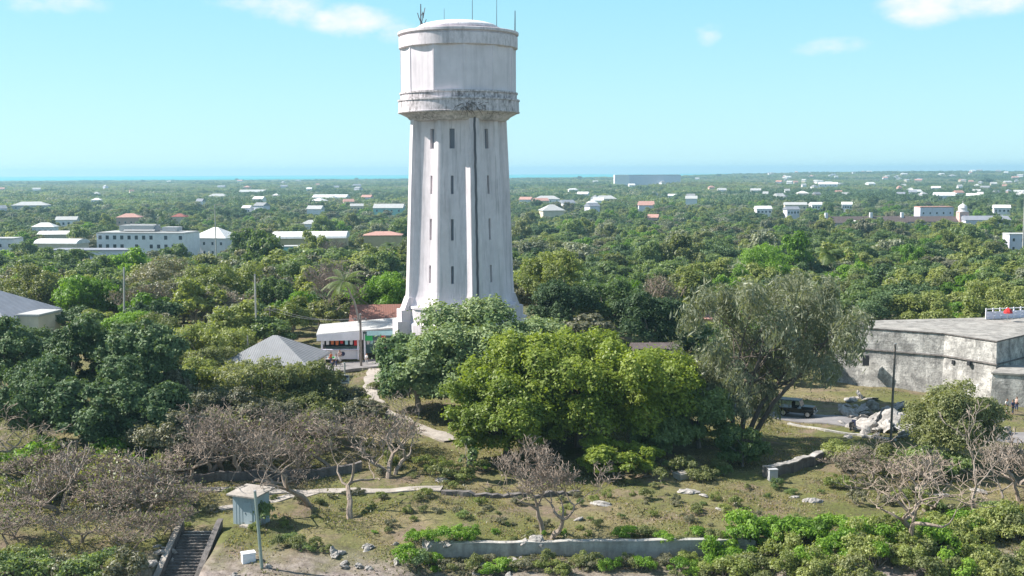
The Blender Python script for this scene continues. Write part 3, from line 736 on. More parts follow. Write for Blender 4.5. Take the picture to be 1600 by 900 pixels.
# ------------------------------------------------------------------ houses
KEEP = []          # (x, y, radius): no scattered trees here
def house(name, label, px, Y, w, dp, h, rot=0.0, roof='hip', rh=1.5, wall='white', rmat='r_grey', over=.4, cols=0, rows=1, z=None, cat='house', side=0, ww=.9, wh=1.2, sill=.9, group=None, keep=True, front_clear=30):
    x = X(px, Y); zz = Hf(x, Y) if z is None else z
    t = thing(name, label, cat, (x, Y, zz), R(rot), group)
    MB().box((0, 0, h / 2 - .75), (w, dp, h + 1.5)).build('wall', M[wall], t)
    a, b = w / 2 + over, dp / 2 + over; rf = MB(); e = .14
    base = [(-a, -b), (a, -b), (a, b), (-a, b)]
    if roof == 'flat':
        rf.prism(base, h + .003, h + .25); rf.prism([(p[0] * .97, p[1] * .95) for p in base], h + .25, h + rh)
    elif roof == 'vault':
        k = 10
        for i in range(k):
            t0, t1 = math.pi * i / k, math.pi * (i + 1) / k
            rf.add([(-a, -b * math.cos(t0), h + .003 + rh * math.sin(t0)), (a, -b * math.cos(t0), h + .003 + rh * math.sin(t0)), (a, -b * math.cos(t1), h + .003 + rh * math.sin(t1)), (-a, -b * math.cos(t1), h + .003 + rh * math.sin(t1))], [(0, 1, 2, 3)], True)
        ep = [(-b * math.cos(math.pi * i / k), h + .003 + rh * math.sin(math.pi * i / k)) for i in range(k + 1)]
        for sx in (-a, a): rf.add([(sx, *p) for p in ep], [tuple(range(k + 1))])
    else:
        if roof == 'hip':
            q = min(a, b); rdg = [(-(a - q) - .02, 0), ((a - q) + .02, 0)] if a >= b else [(0, -(b - q) - .02), (0, (b - q) + .02)]
        else: rdg = [(-a, 0), (a, 0)]
        vs = [(*p, h + .003) for p in base] + [(*p, h + .003 + e) for p in base] + [(*p, h + e + rh) for p in rdg]
        if a >= b or roof == 'gable': rfs = [(4, 5, 9, 8), (6, 7, 8, 9), (5, 6, 9), (7, 4, 8)]
        else: rfs = [(4, 5, 8), (5, 6, 9, 8), (6, 7, 9), (7, 4, 8, 9)]
        rf.add(vs, rfs + [(0, 1, 5, 4), (1, 2, 6, 5), (2, 3, 7, 6), (3, 0, 4, 7), (3, 2, 1, 0)])
        if roof == 'gable':
            for sx in (-w / 2, w / 2): g = MB(); g.add([(sx, -dp / 2, h), (sx, dp / 2, h), (sx, 0, h + rh * .9)], [(0, 2, 1) if sx < 0 else (0, 1, 2)]); g.build('gable', M[wall], t)
    rf.build('roof', M[rmat], t)
    fh = h / rows
    for r_ in range(rows):
        for c in range(cols):
            u = -w / 2 + w * (c + .5) / cols; zc = r_ * fh + sill + wh / 2
            if name == 'office_block' and (c * 7 + r_ * 5) % 11 in (0, 3): continue
            f_ = MB(); f_.box((u, -dp / 2 - .02, zc), (ww + .16, .08, wh + .16)); fo = f_.build('window', M['white'], t)
            MB().box((u, -dp / 2 - .055, zc), (ww, .03, wh)).build('pane', M['glass'], fo)
        for c in range(side):
            for sx in (-1, 1):
                v = -dp / 2 + dp * (c + .5) / side; zc = r_ * fh + sill + wh / 2
                fo = MB().box((sx * (w / 2 + .02), v, zc), (.08, ww + .16, wh + .16)).build('window', M['white'], t)
                MB().box((sx * (w / 2 + .055), v, zc), (.03, ww, wh)).build('pane', M['glass'], fo)
    if keep: KEEP.append((x, Y, w / 2 + 2, dp / 2 + 3, front_clear))
    return t
def zrow(py, Y): return at(800, py, Y).z
# near houses
# hip roofed hut in the trees
def hroof(px, Y, y_eave, y_ridge, wpx, **k):
    """place a house by the picture heights of its eave and ridge"""
    ze, zr = zrow(y_eave, Y), zrow(y_ridge, Y); z0 = Hf(X(px, Y), Y)
    return dict(px=px, Y=Y, w=wpx * Y / F_PX, h=max(2, ze - z0), rh=max(.3, zr - ze), z=z0, **k)
house('hut', 'small house with a pale grey hip roof among the bushes before the souvenir stall', roof='hip', wall='cream', rmat='r_grey', over=.5, dp=9.0, rot=-6, cols=3, **hroof(428, 134, 560, 524, 128), front_clear=6)
t = house('turquoise_house', 'turquoise house with a slate grey hip roof behind the dark trees', roof='hip', wall='turq', rmat='r_slate', over=.5, dp=14, rot=-8, cols=3, side=2, **hroof(-22, 165, 488, 446, 150), front_clear=22)
house('annex', 'low tan annex built against the turquoise house', roof='flat', wall='cream', rmat='r_pale', over=.2, dp=6, rot=-8, **hroof(60, 163, 487, 484, 34), front_clear=22)
house('rusty_house', 'house with a patchy rusty and dark roof right behind the white stall', roof='gable', wall='turq', rmat='r_rust', over=.5, dp=8, rot=4, **hroof(600, 168, 500, 476, 95), front_clear=16)
house('dark_shelter', 'dark flat roofed shelter in the shade behind the yellow green tree', roof='flat', wall='grey', rmat='r_brown', over=.4, dp=5, cols=0, **hroof(1025, 150, 547, 541, 66), front_clear=5)
house('pink_roof_house', 'small house with a faded pink roof half hidden behind the feathery casuarina', roof='hip', wall='cream', rmat='r_pink', over=.4, dp=8, **hroof(1110, 205, 496, 478, 62), front_clear=14)

# souvenir stall with open front
SY = 148.0; sx = X(560, SY); sz = Hf(sx, SY)
stall = thing('souvenir_stall', 'white open fronted souvenir stall with a sloping roof beside the tower', 'shop', (sx, SY, sz), R(4)); KEEP.append((sx, SY, 7, 5, 14))
wv = 9.6
MB().box((0, 2.6, 1.45), (wv, .2, 3.2)).build('back_wall', M['turq'], stall)
for s_ in (-1, 1): MB().box((s_ * (wv / 2 - .1), .5, 1.45), (.2, 4.0, 3.2)).build('side_wall', M['white'], stall)
rf = MB(); rf.prism([(-wv / 2 - .5, -2.3), (wv / 2 + .4, -2.3), (wv / 2 + .4, 3.0), (-wv / 2 - .5, 3.0)], [3.1, 3.9, 4.5, 3.7], [3.3, 4.1, 4.7, 3.9]); rf.build('roof', M['r_pale'], stall)
MB().prism([(-wv / 2 - .45, -2.36), (.6, -2.36), (.6, -2.31), (-wv / 2 - .45, -2.31)], [2.45, 2.5, 2.5, 2.45], [3.25, 3.65, 3.65, 3.25]).build('fascia', M['white'], stall)
MB().box((2.9, -2.3, 3.35), (3.6, .06, .6)).build('fascia', M['turq'], stall)
MB().box((-2.3, -1.7, .62), (4.6, .5, 1.25)).build('counter', M['white'], stall)
MB().box((-2.3, -1.98, 1.27), (4.8, .7, .06)).build('counter_top', M['lilac'], stall)
MB().lathe([(.28, -.03), (.28, .03)], 12).build('emblem', M['bluecloth'], stall, (-2.0, -1.98, .7)).rotation_euler = (math.pi / 2, 0, 0)
MB().box((-2.3, 1.0, 1.9), (4.5, .1, 1.3)).build('shade_board', M['void'], stall)  # dark board added as the shade seen through the open front
for xx in (-4.65, -.05, .8, 4.6): MB().box((xx, -2.0, 1.6), (.2, .2, 3.3)).build('post', M['white'] if xx < 1 else M['pink'], stall)
MB().box((1.35, -2.12, 2.75), (.95, .07, .75)).build('sign_board', M['green'], stall)
MB().box((3.2, -2.14, 2.8), (.55, .07, .85)).build('banner', M['red'], stall)
MB().box((-.35, -2.2, 2.3), (.35, .07, 1.0)).build('banner', M['red'], stall)
MB().box((2.6, -1.4, 1.0), (1.1, .12, 2.1)).build('door', M['r_brown'], stall)
MB().box((3.8, -1.5, 1.1), (1.2, .2, 2.3)).build('pillar', M['pink'], stall)

hr_ = random.Random(3)
for k in range(15): MB().prism([(-.17, -.02), (.17, -.02), (.17, .02), (-.17, .02)], 1.95, 2.5, [(-.2, -.02), (.2, -.02), (.2, .02), (-.2, .02)]).build('hanging_shirt', M[hr_.choice(['red', 'whitecloth', 'bluecloth', 'turq', 'orange', 'green', 'whitecloth'])], stall, (-4.5 + k * .6 if k < 8 else 1.2 + (k - 8) * .46, -2.05 if k < 8 else -1.2, hr_.uniform(-.1, .1) + (.0 if k < 8 else -.2)))
tb_ = thing('souvenir_table', 'low table of colourful goods set out in front of the souvenir stall', 'table', (sx - 3.6, SY - 3.4, Hf(sx - 3.6, SY - 3.4)), R(6))
MB().box((0, 0, .76), (2.2, .8, .05)).build('tabletop', M['whitecloth'], tb_)
for q in ((-1, -.33), (1, -.33), (-1, .33), (1, .33)): MB().box((q[0], q[1], .36), (.06, .06, .75)).build('leg', M['steel'], tb_)
for k in range(9): MB().box((-.9 + k * .22, hr_.uniform(-.2, .2), .79 + .09), (.16, .2, .18), hr_.uniform(0, 1)).build('goods', M[hr_.choice(['red', 'orange', 'turq', 'bluecloth', 'green'])], tb_)
# shed with flat roof
SHY = 86.0; hx = X(383, SHY); hz = Hf(hx, SHY)
shed = thing('blue_shed', 'small pale blue plank shed with a thin flat roof at the head of the staircase', 'shed', (hx, SHY, hz), R(-24))
shed.scale = (.92, .92, .98)
MB().box((0, 0, .95), (2.2, 2.0, 2.5)).build('walls', M['shed'], shed)
for k in range(1, 7): MB().box((-1.1 + k * .314, -1.008, .95), (.03, .02, 2.4)).build('batten', M['shed'], shed)
MB().prism([(-1.45, -1.4), (1.45, -1.4), (1.45, 1.4), (-1.45, 1.4)], [2.25, 2.25, 2.42, 2.42], [2.36, 2.36, 2.53, 2.53]).build('roof', M['slab'], shed)
dr = MB().box((.45, -1.024, .9), (.8, .04, 1.8)).build('door', M['shed'], shed)
MB().box((.16, -1.06, .92), (.04, .04, .16)).build('handle', M['steel'], dr)
for zz in (.35, 1.5): MB().box((.72, -1.052, zz), (.26, .02, .05)).build('hinge', M['steel'], dr)
MB().box((.45, -1.3, -.02), (1.1, .5, .16)).build('doorstep', M['slab'], shed)
# white crate and a small grey cabinet
def crate(label, name, px, Y, d, mat, rot, lid=True, cat='box'):
    x = X(px, Y); t = thing(name, label, cat, (x, Y, Hf(x, Y)), R(rot))
    MB().box((0, 0, d[2] / 2 - .1), (d[0], d[1], d[2] + .2)).build('body', M[mat], t); MB().box((0, 0, d[2] + .04), (d[0] + .06, d[1] + .06, .08)).build('lid', M[mat], t)
    MB().box((0, -d[1] / 2 - .02, d[2] * .55), (d[0] * .7, .04, d[2] * .5)).build('front_panel', M[mat], t)
    return t
crate('white plastic box lying on the stony slope beside the green pole', 'white_box', 376, 78.5, (.9, .6, .55), 'white', 25)
crate('pale grey utility cabinet against the dark stone wall', 'utility_cabinet', 1213, ground(1213, 752).y, (.75, .5, .95), 'grey', 8, cat='cabinet')
# skiff-like grey trough under the yellow green tree
x = X(1075, 98); tr_ = thing('stone_trough', 'grey stone trough tilted in the deep shade under the yellow green tree', 'trough', (x, 98, Hf(x, 98)), R(35))
tb = MB(); tb.prism([(-1.0, -.4), (1.0, -.4), (1.0, .4), (-1.0, .4)], -.2, .5, [(-1.15, -.5), (1.15, -.5), (1.15, .5), (-1.15, .5)]); tb.build('basin', M['concrete'], tr_)
MB().box((0, 0, .53), (1.9, .7, .06)).build('lid', M['slab'], tr_)

# ------------------------------------------------------------------ poles
def pole(name, label, px, y_top, Y, r, mat, lean=(0, 0), arms=(), z0=None, cat='pole', bands=()):
    b = at(px, 500, Y); x = b.x; zb = Hf(x, Y) if z0 is None else z0; zt = zrow(y_top, Y); h = zt - zb
    t = thing(name, label, cat, (x, Y, zb))
    MB().tube([(0, 0, -.4), (lean[0] * .5, lean[1] * .5, h * .5), (lean[0], lean[1], h)], [r, r * .92, r * .8], 8).build('shaft', M[mat], t)
    for (z, w, a) in arms:
        am = MB().box((lean[0] * z / h, 0, z if z > 0 else h + z), (w, .1, .12), R(a)).build('crossarm', M[mat], t)
        for q in (-.4, .4):
            MB().lathe([(.05, 0), (.06, .08), (.03, .16)], 6).build('insulator', M['steel'], am, (lean[0] + math.cos(R(a)) * w * q, math.sin(R(a)) * w * q, (z if z > 0 else h + z) + .06))
    MB().lathe([(r * .9, 0), (r * .95, .06), (r * .3, .1)], 8).build('cap', M['steel'], t, (lean[0], lean[1], h - .02))
    return t
pole('utility_pole', 'tall slim dark wooden pole in front of the fort wall', 1397, 540, 113, .13, 'pole_wood', (.2, 0))
pole('utility_pole', 'pale green pole beside the blue shed at the bottom', 399, 766, 77.2, .12, 'pole_green', (-.35, 0))
pole('utility_pole', 'dark pole with a crossarm before the white souvenir stall', 563, 490, 142, .16, 'pole_wood', (0, 0), [(-.7, 1.7, 10)])
sg = pole('sign_post', 'slim pale post with a blue and white board in the bare scrub below the stall', 537, 566, 121, .12, 'pole_pale', cat='sign')
zz = zrow(591, 121) - sg.location.z
sb_ = MB().box((-.1, -.16, zz), (1.2, .06, .95)).build('sign_board', M['whitecloth'], sg); MB().box((-.1, -.2, zz + .28), (1.05, .02, .22)).build('blue_band', M['bluecloth'], sb_); MB().box((-.1, -.2, zz - .2), (.9, .02, .12)).build('blue_band', M['bluecloth'], sb_)
pole('utility_pole', 'thin pale pole rising from the green bush left of the hut', 400, 428, 150, .13, 'pole_pale')
pole('utility_pole', 'pale leaning pole between the bright green tree and the olive trees', 193, 416, 165, .16, 'pole_pale', (.35, 0))
pole('lamp_mast', 'tall thin mast with a lamp bracket beside the white roofed house', 341, 318, 300, .16, 'pole_pale', (0, 0), [(-.6, 2.4, 0)])
pole('lamp_mast', 'tall pale mast standing in the far wood at the right edge', 1593.5, 296, 420, .26, 'pole_pale', (0, 0), [(-.6, 3.2, 0)])
pole('utility_pole', 'thin pole with wires among the bushes above the hut roof', 422, 478, 156, .10, 'pole_wood', (0, 0), [(-.4, 1.6, 30)])
pole('short_post', 'short pale post standing behind the grey roof of the hut', 386, 522, 139, .1, 'pole_pale')

def wires(label, a, b, sag, offs):
    t = thing('power_line', label, 'wire', a)
    d = Vector(b) - Vector(a)
    for o in offs:
        MB().tube([(d.x * q + o, d.y * q, d.z * q - sag * 4 * q * (1 - q)) for q in np.linspace(0, 1, 13)], .022, 4).build('cable', M['mast'], t)
wires('sagging wires between the dark pole by the stall and the thin pole above the hut', (X(563, 142), 142, zrow(490, 142) - .45), (X(422, 156), 156, zrow(478, 156) - .2), .8, (-.6, .6))
wires('sagging wires running right from the dark pole by the stall to the tower', (X(563, 142), 142, zrow(490, 142) - .45), (X(640, 139), 139, zrow(497, 139)), .5, (-.5,))
# ------------------------------------------------------------------ vehicles
def wheel(par, c, r=.4, w=.26):
    t = MB().lathe([(r * .62, -w / 2), (r * .96, -w / 2), (r, -w * .3), (r, w * .3), (r * .96, w / 2), (r * .62, w / 2)], 20, 0, True, False).build('wheel', M['rubber'], par, c); t.rotation_euler = (math.pi / 2, 0, 0)
    MB().lathe([(.05, -w * .42), (r * .63, -w * .38), (r * .63, w * .38), (.05, w * .42)], 14).build('rim', M['steel'], t)
jx, jy = X(1250, 127.5), 127.5
jeep = thing('black_jeep', 'black open sided jeep with a canvas top parked on the road under the casuarina', 'jeep', (jx, jy, Hf(jx, jy) + .12), R(-28))
b = MB(); b.prism([(-2.1, -.85), (2.0, -.85), (2.0, .85), (-2.1, .85)], .48, .98, [(-2.1, -.82), (1.98, -.80), (1.98, .80), (-2.1, .82)]); b.prism([(.55, -.72), (1.95, -.66), (1.95, .66), (.55, .72)], .983, 1.2, [(.6, -.68), (1.88, -.6), (1.88, .6), (.6, .68)]); b.build('body', M['black'], jeep)
for (x_, y_) in ((1.35, -.86), (1.35, .86), (-1.35, -.86), (-1.35, .86)):
    wheel(jeep, (x_, y_, .4)); MB().prism([(x_ - .55, y_ - .14), (x_ + .55, y_ - .14), (x_ + .55, y_ + .14), (x_ - .55, y_ + .14)], .86, .94, [(x_ - .4, y_ - .14), (x_ + .4, y_ - .14), (x_ + .4, y_ + .14), (x_ - .4, y_ + .14)]).build('mudguard', M['black'], jeep)
ws = MB().prism([(.5, -.74), (.56, -.74), (.56, .74), (.5, .74)], 1.2, 1.78, [(.3, -.7), (.36, -.7), (.36, .7), (.3, .7)]).build('windscreen', M['glass'], jeep)
MB().prism([(-2.05, -.8), (.4, -.8), (.4, .8), (-2.05, .8)], 1.78, 1.86, [(-1.98, -.74), (.32, -.74), (.32, .74), (-1.98, .74)]).build('canvas_top', M['black'], jeep)
for (x_, y_) in ((-2.0, -.76), (-2.0, .76), (-.75, -.78), (-.75, .78)): MB().tube([(x_, y_, .95), (x_, y_, 1.8)], .035, 5).build('roof_post', M['black'], jeep)
for y_ in (-.5, .5):
    l_ = MB().lathe([(.11, 0), (.1, .05)], 12).build('headlight', M['lamp'], jeep, (1.98, y_, .83)); l_.rotation_euler = (0, math.pi / 2, 0)
for k in (-.35, .35): MB().box((-.2, k, 1.02), (.5, .5, .14)).box((-.45, k, 1.3), (.12, .5, .6)).build('seat', M['rubber'], jeep)
MB().box((2.05, 0, .56), (.12, 1.6, .16)).build('bumper', M['steel'], jeep)
sp = MB().lathe([(.2, -.11), (.38, -.11), (.4, 0), (.38, .11), (.2, .11)], 18, 0, True, False).build('spare_wheel', M['rubber'], jeep, (-2.22, 0, 1.0)); sp.rotation_euler = (0, math.pi / 2, 0)
# scooter parked on the road edge
mx, my = X(1338, 119.0), 119.0
mo = thing('scooter', 'dark parked scooter at the near edge of the road by the rocks', 'scooter', (mx, my, Hf(mx, my) + .06), R(55))
for x_ in (-.6, .6): wheel(mo, (x_, 0, .26), .26, .12)
MB().prism([(-.75, -.17), (-.05, -.2), (-.05, .2), (-.75, .17)], .4, .76, [(-.8, -.12), (.0, -.14), (.0, .14), (-.8, .12)]).box((.1, 0, .36), (.6, .36, .1)).build('body', M['black'], mo)
MB().prism([(.32, -.22), (.42, -.22), (.42, .22), (.32, .22)], .36, 1.0, [(.24, -.2), (.32, -.2), (.32, .2), (.24, .2)]).build('leg_shield', M['bluecloth'], mo)
MB().tube([(.6, 0, .26), (.3, 0, 1.02)], .04, 6).tube([(.26, -.32, 1.05), (.3, 0, 1.04), (.26, .32, 1.05)], .025, 6).build('handlebar', M['steel'], mo)
MB().box((-.4, 0, .82), (.7, .28, .1)).build('saddle', M['rubber'], mo)

# ------------------------------------------------------------------ people
def skin(name, V_, E_, Rr, mat, parent, sub=2):
    me = bpy.data.meshes.new(name); me.from_pydata(V_, E_, []); o = link(name, me, parent)
    o.modifiers.new('s', 'SKIN')
    if not me.skin_vertices: me.attributes
    for i, r in enumerate(Rr): me.skin_vertices[0].data[i].radius = (r, r) if not isinstance(r, tuple) else r
    me.skin_vertices[0].data[0].use_root = True
    o.modifiers.new('d', 'SUBSURF').levels = sub; o.modifiers['d'].render_levels = sub
    bpy.context.view_layer.update()
    nm = bpy.data.meshes.new_from_object(o.evaluated_get(bpy.context.evaluated_depsgraph_get())); o.modifiers.clear(); o.data = nm; nm.materials.clear(); nm.materials.append(M[mat])
    nm.polygons.foreach_set('use_smooth', np.ones(len(nm.polygons), bool)); return o
def person(label, x, y, rz, shirt, trousers, stride=.12, group=None, z=None, arm=.1):
    p = thing('person', label, 'person', (x, y, Hf(x, y) if z is None else z), R(rz), group)
    s = stride
    J = [(0, 0, .95), (0, .01, 1.12), (0, .01, 1.30), (0, .0, 1.42), (0, -.01, 1.5), (0, -.02, 1.585), (0, -.02, 1.68),
         (-.17, 0, 1.38), (-.22, .02, 1.12), (-.22, -.08 - arm, .90), (-.22, -.12 - arm, .80),
         (.17, 0, 1.38), (.22, .03, 1.12), (.23, -.02 + arm, .89), (.23, -.03 + arm, .79),
         (-.09, 0, .88), (-.10, -s * .6, .50), (-.10, -s * .6 + .04, .09), (-.10, -s * .6 - .14, .035),
         (.09, 0, .88), (.10, s * .7, .50), (.10, s * 1.3, .09), (.10, s * 1.3 - .14, .035)]
    Ed = [(0, 1), (1, 2), (2, 3), (3, 4), (4, 5), (5, 6), (3, 7), (7, 8), (8, 9), (9, 10), (3, 11), (11, 12), (12, 13), (13, 14), (0, 15), (15, 16), (16, 17), (17, 18), (0, 19), (19, 20), (20, 21), (21, 22)]
    Rr = [.13, .12, .14, .10, .055, .085, .10, .055, .045, .036, .035, .055, .045, .036, .035, .085, .06, .045, .04, .085, .06, .045, .04]
    skin('body', J, Ed, Rr, 'skin', p)
    skin('shirt', [J[i] for i in (0, 1, 2, 3, 7, 8, 11, 12)], [(0, 1), (1, 2), (2, 3), (3, 4), (4, 5), (3, 6), (6, 7)], [.15, .145, .16, .12, .075, .062, .075, .062], shirt, p)
    skin('trousers', [(0, 0, .98), J[15], J[16], (J[17][0], J[17][1], .2), J[19], J[20], (J[21][0], J[21][1], .2)], [(0, 1), (1, 2), (2, 3), (0, 4), (4, 5), (5, 6)], [.15, .10, .075, .062, .10, .075, .062], trousers, p)
    skin('hair', [(0, .0, 1.74), (0, .02, 1.66)], [(0, 1)], [.095, .09], 'hair', p, 1)
    return p
for px, Y, rz, sh_, tr_n, lab in ((1581, 128, 20, 'whitecloth', 'whitecloth', 'person in white clothes standing below the fort wall at the right edge'), (1590, 127.4, 200, 'bluecloth', 'bluecloth', 'person in dark blue clothes beside the one in white below the fort'),
        (1596, 129, 90, 'pink', 'bluecloth', 'person in a pink shirt and dark trousers at the right edge below the fort'),
        (515, 144, 60, 'orange', 'bluecloth', 'person in an orange shirt before the counter of the souvenir stall'), (523, 142.5, 240, 'whitecloth', 'bluecloth', 'person in a white shirt and dark trousers left of the stall counter'),
        (529, 144.8, 10, 'pink', 'whitecloth', 'person in a pink shirt and pale trousers by the stall counter'), (571, 143.4, 130, 'whitecloth', 'grey', 'person in a white shirt and grey trousers beside the dark pole with a crossarm'),
        (517, 139.5, 170, 'bluecloth', 'bluecloth', 'person in dark clothes on the pavement right of the grey hip roof')):
    person(lab, X(px, Y), Y, rz, sh_, tr_n, .1, 'visitors at the fort' if px > 1500 else 'visitors at the stall')

# ------------------------------------------------------------------ rocks
def rock_mesh(seed, d, sub=3):
    import bmesh
    bm = bmesh.new(); bmesh.ops.create_icosphere(bm, subdivisions=sub, radius=1.0)
    rng = np.random.default_rng(seed); k = rng.normal(0, 2.2, (6, 3)); ph = rng.uniform(0, 6, 6)
    for v in bm.verts:
        f = 1 + sum(.11 * math.sin(v.co.dot(Vector(k[i])) * (1 + i * .4) + ph[i]) for i in range(6)); q = v.co * f
        q = Vector((round(q.x * 3.2) / 3.2 * .45 + q.x * .55, round(q.y * 3.2) / 3.2 * .45 + q.y * .55, round(q.z * 3) / 3 * .5 + q.z * .5)); v.co = Vector((q.x * d[0], q.y * d[1], q.z * d[2]))
    me = bpy.data.meshes.new('rock'); bm.to_mesh(me); bm.free(); me.materials.append(M['rock']); return me
rr = random.Random(8); rk = [rock_mesh(i, (1, .8, .65)) for i in range(5)]
oc = MB()
nout = 0
for px, py, s_ in [(1322, 668, 1.0), (1340, 655, 1.5), (1352, 640, 1.3), (1345, 628, 1.0), (1365, 662, 1.7), (1380, 652, 1.4), (1392, 668, 1.6), (1375, 675, 1.3), (1405, 660, 1.2), (1415, 675, 1.3), (1398, 640, .9), (1360, 682, 1.0), (1430, 668, 1.1), (1330, 640, .8), (1415, 645, .8), (1545, 660, 1.2), (1575, 680, 1.1)]:
    for q in range(4):
        p = ground(px + rr.gauss(0, 9), py + rr.gauss(0, 6)); z_ = s_ * rr.uniform(.35, .95)
        o = link('limestone_rock', rk[nout % 5], None, (p.x, p.y, p.z + z_ * .15), (rr.gauss(0, .5), rr.gauss(0, .5), rr.uniform(0, 6)), (z_, z_ * rr.uniform(.7, 1.2), z_ * rr.uniform(.35, .6)))
        tag(o, 'jagged grey limestone rock in the pile between the road and the fort' if px < 1500 else 'jagged grey limestone rock at the right edge below the fort', 'rock', 'limestone rocks below the fort'); nout += 1
for k in range(46):
    px, py = rr.uniform(150, 900), rr.uniform(850, 905)
    if 285 < px < 365: continue
    p = ground(px, py); s_ = rr.uniform(.15, .5)
    o = link('loose_rock', rk[k % 5], None, (p.x, p.y, p.z + s_ * .1), (rr.gauss(0, .4), rr.gauss(0, .4), rr.uniform(0, 6)), (s_ * rr.uniform(.8, 1.5), s_, s_ * .7))
    tag(o, 'loose grey rock lying on the stony slope at the bottom edge', 'rock', 'loose rocks on the stony slope')
for k, (px, py) in enumerate([(1240, 778), (1262, 783), (1275, 786), (1150, 790), (1125, 797), (1075, 770), (1100, 775), (940, 790), (690, 752), (905, 812), (1440, 770), (1470, 775), (1530, 770)]):
    p = ground(px, py); s_ = rr.uniform(.3, .6)
    o = link('field_stone', rk[k % 5], None, (p.x, p.y, p.z + s_ * .1), (rr.gauss(0, .3), 0, rr.uniform(0, 6)), (s_ * 1.4, s_, s_ * .6))
    tag(o, 'pale stone lying in the dry grass of the terrace', 'stone', 'stones in the dry grass')

# ------------------------------------------------------------------ houses in the middle distance
t = house('office_block', 'white three storey block with two rows of dark windows', px=235, Y=450, w=36, dp=14, h=10.2, rot=-9, roof='flat', rh=.5, wall='white', rmat='r_pale', over=.15, cols=12, rows=3, ww=1.3, wh=1.5, sill=1.2, cat='building', front_clear=75)
MB().box((-4, 1, 12), (14, 6, 2.4)).build('roof_house', M['r_pale'], t); MB().box((9, 2, 11.7), (6, 5, 1.6)).build('roof_house', M['grey'], t)
MB().prism([(-9, -3), (4, -3), (4, 5), (-9, 5)], 11.05, 13.6, [(-8, 1), (3, 1), (3, 1.4), (-8, 1.4)]).build('roof_ridge', M['r_grey'], t)
t = house('long_block', 'long low lilac building with a row of small windows before the white block', px=150, Y=405, w=30, dp=10, h=5.2, rot=-4, roof='flat', rh=.4, wall='lilac', rmat='r_slate', over=.2, cols=11, rows=1, ww=1.1, wh=1.4, sill=2.4, cat='building', front_clear=70, z=Hf(X(150, 405), 405) + .8)
house('curved_hall', 'white hall with a curved roof left of the white block', px=100, Y=440, w=17, dp=9, h=4.6, rot=-10, roof='vault', rh=1.7, wall='cream', rmat='r_white', over=.4, cat='building', front_clear=60, z=Hf(X(100, 440), 440) + 2.2)
house('white_villa', 'white house with a bright white hip roof right of the three storey block', px=340, Y=470, w=15, dp=13, h=7.2, rot=-14, roof='hip', rh=4.0, wall='white', rmat='r_white', over=.6, cols=4, rows=2, cat='house', front_clear=120, z=Hf(X(340, 470), 470) + .6)
house('warehouse', 'long warehouse with a bright white low roof in the wood left of the tower', px=488, Y=440, w=27, dp=14, h=6.2, rot=3, roof='vault', rh=2.3, wall='ochre', rmat='r_white', over=.5, cols=6, cat='building', front_clear=60, z=Hf(X(488, 440), 440) + 2.3)
house('mint_house', 'small mint green house with a flat roof below the white warehouse roof', px=452, Y=395, w=7.5, dp=6, h=6.2, rot=8, roof='flat', rh=.3, wall='teal', rmat='r_pale', over=.2, cols=2, cat='house', front_clear=50, z=Hf(X(452, 395), 395) + 1)
house('brick_house', 'brown house with a low red roof just left of the tower', px=600, Y=470, w=15, dp=9, h=6.8, rot=2, roof='hip', rh=1.4, wall='ochre', rmat='r_pink', over=.5, cols=4, front_clear=55, z=Hf(X(600, 470), 470) + 1.4)
house('side_house', 'pale flat roofed building at the left edge beyond the trees', px=5, Y=455, w=14, dp=9, h=8, rot=0, roof='flat', rh=.4, wall='white', rmat='r_pale', over=.2, cols=4, rows=2, front_clear=60, cat='building')
house('low_roof', 'low white roof beside the curved hall at the left', px=92, Y=520, w=14, dp=9, h=7.6, rot=6, roof='gable', rh=1.4, wall='cream', rmat='r_white', over=.4, front_clear=50)
t = house('school', 'long dark roofed school with a white gable and white chimneys', px=1347, Y=640, w=44, dp=12, h=10.2, rot=2, roof='gable', rh=3.4, wall='grey', rmat='r_brown', over=.5, cols=10, rows=2, cat='building', front_clear=0, z=Hf(X(1347, 640), 640) - 2.2)
MB().prism([(-11, -8.5), (-3, -8.5), (-3, -6.1), (-11, -6.1)], 0, 8.2).build('gable_wing', M['white'], t)
g = MB(); g.add([(-11.4, -8.9, 8.2), (-2.6, -8.9, 8.2), (-7, -8.9, 11.6), (-11.4, 0, 8.2), (-2.6, 0, 8.2), (-7, 0, 11.6)], [(0, 1, 2), (0, 2, 5, 3), (1, 4, 5, 2)]); g.build('gable_roof', M['r_white'], t)
for x_ in (-21.5, 3.5, 21): MB().box((x_, -1, 13.0), (1.5, 1.5, 5.5)).build('chimney', M['white'], t)
t = house('church', 'long dark roofed church with a domed white and pink bell tower', px=1462, Y=650, w=40, dp=11, h=10.5, rot=0, roof='gable', rh=2.8, wall='grey', rmat='r_brown', over=.5, cols=9, cat='church', front_clear=0, z=Hf(X(1462, 650), 650) - 2.2)
bt = MB().box((12, -4.5, 8), (5.2, 5.2, 16)).build('bell_tower', M['pink'], t)
for dx in (-1.1, 1.1): MB().box((12 + dx, -7.12, 13.3), (1.0, .08, 2.2)).build('louvre', M['shutter'], bt)
MB().lathe([(3.1, 16.0), (3.1, 16.4), (2.4, 16.5), (2.4, 18.0), (2.6, 18.1), (2.3, 18.9), (1.6, 19.7), (.7, 20.3), (.16, 20.6), (.1, 22.2)], 16).build('cupola', M['dome'], t, (12, -4.5, 0))
house('long_hall', 'long grey roofed hall right of the domed church tower', px=1535, Y=640, w=24, dp=10, h=9.2, rot=-3, roof='gable', rh=2.2, wall='lilac', rmat='r_slate', over=.4, cols=7, cat='building', front_clear=0)
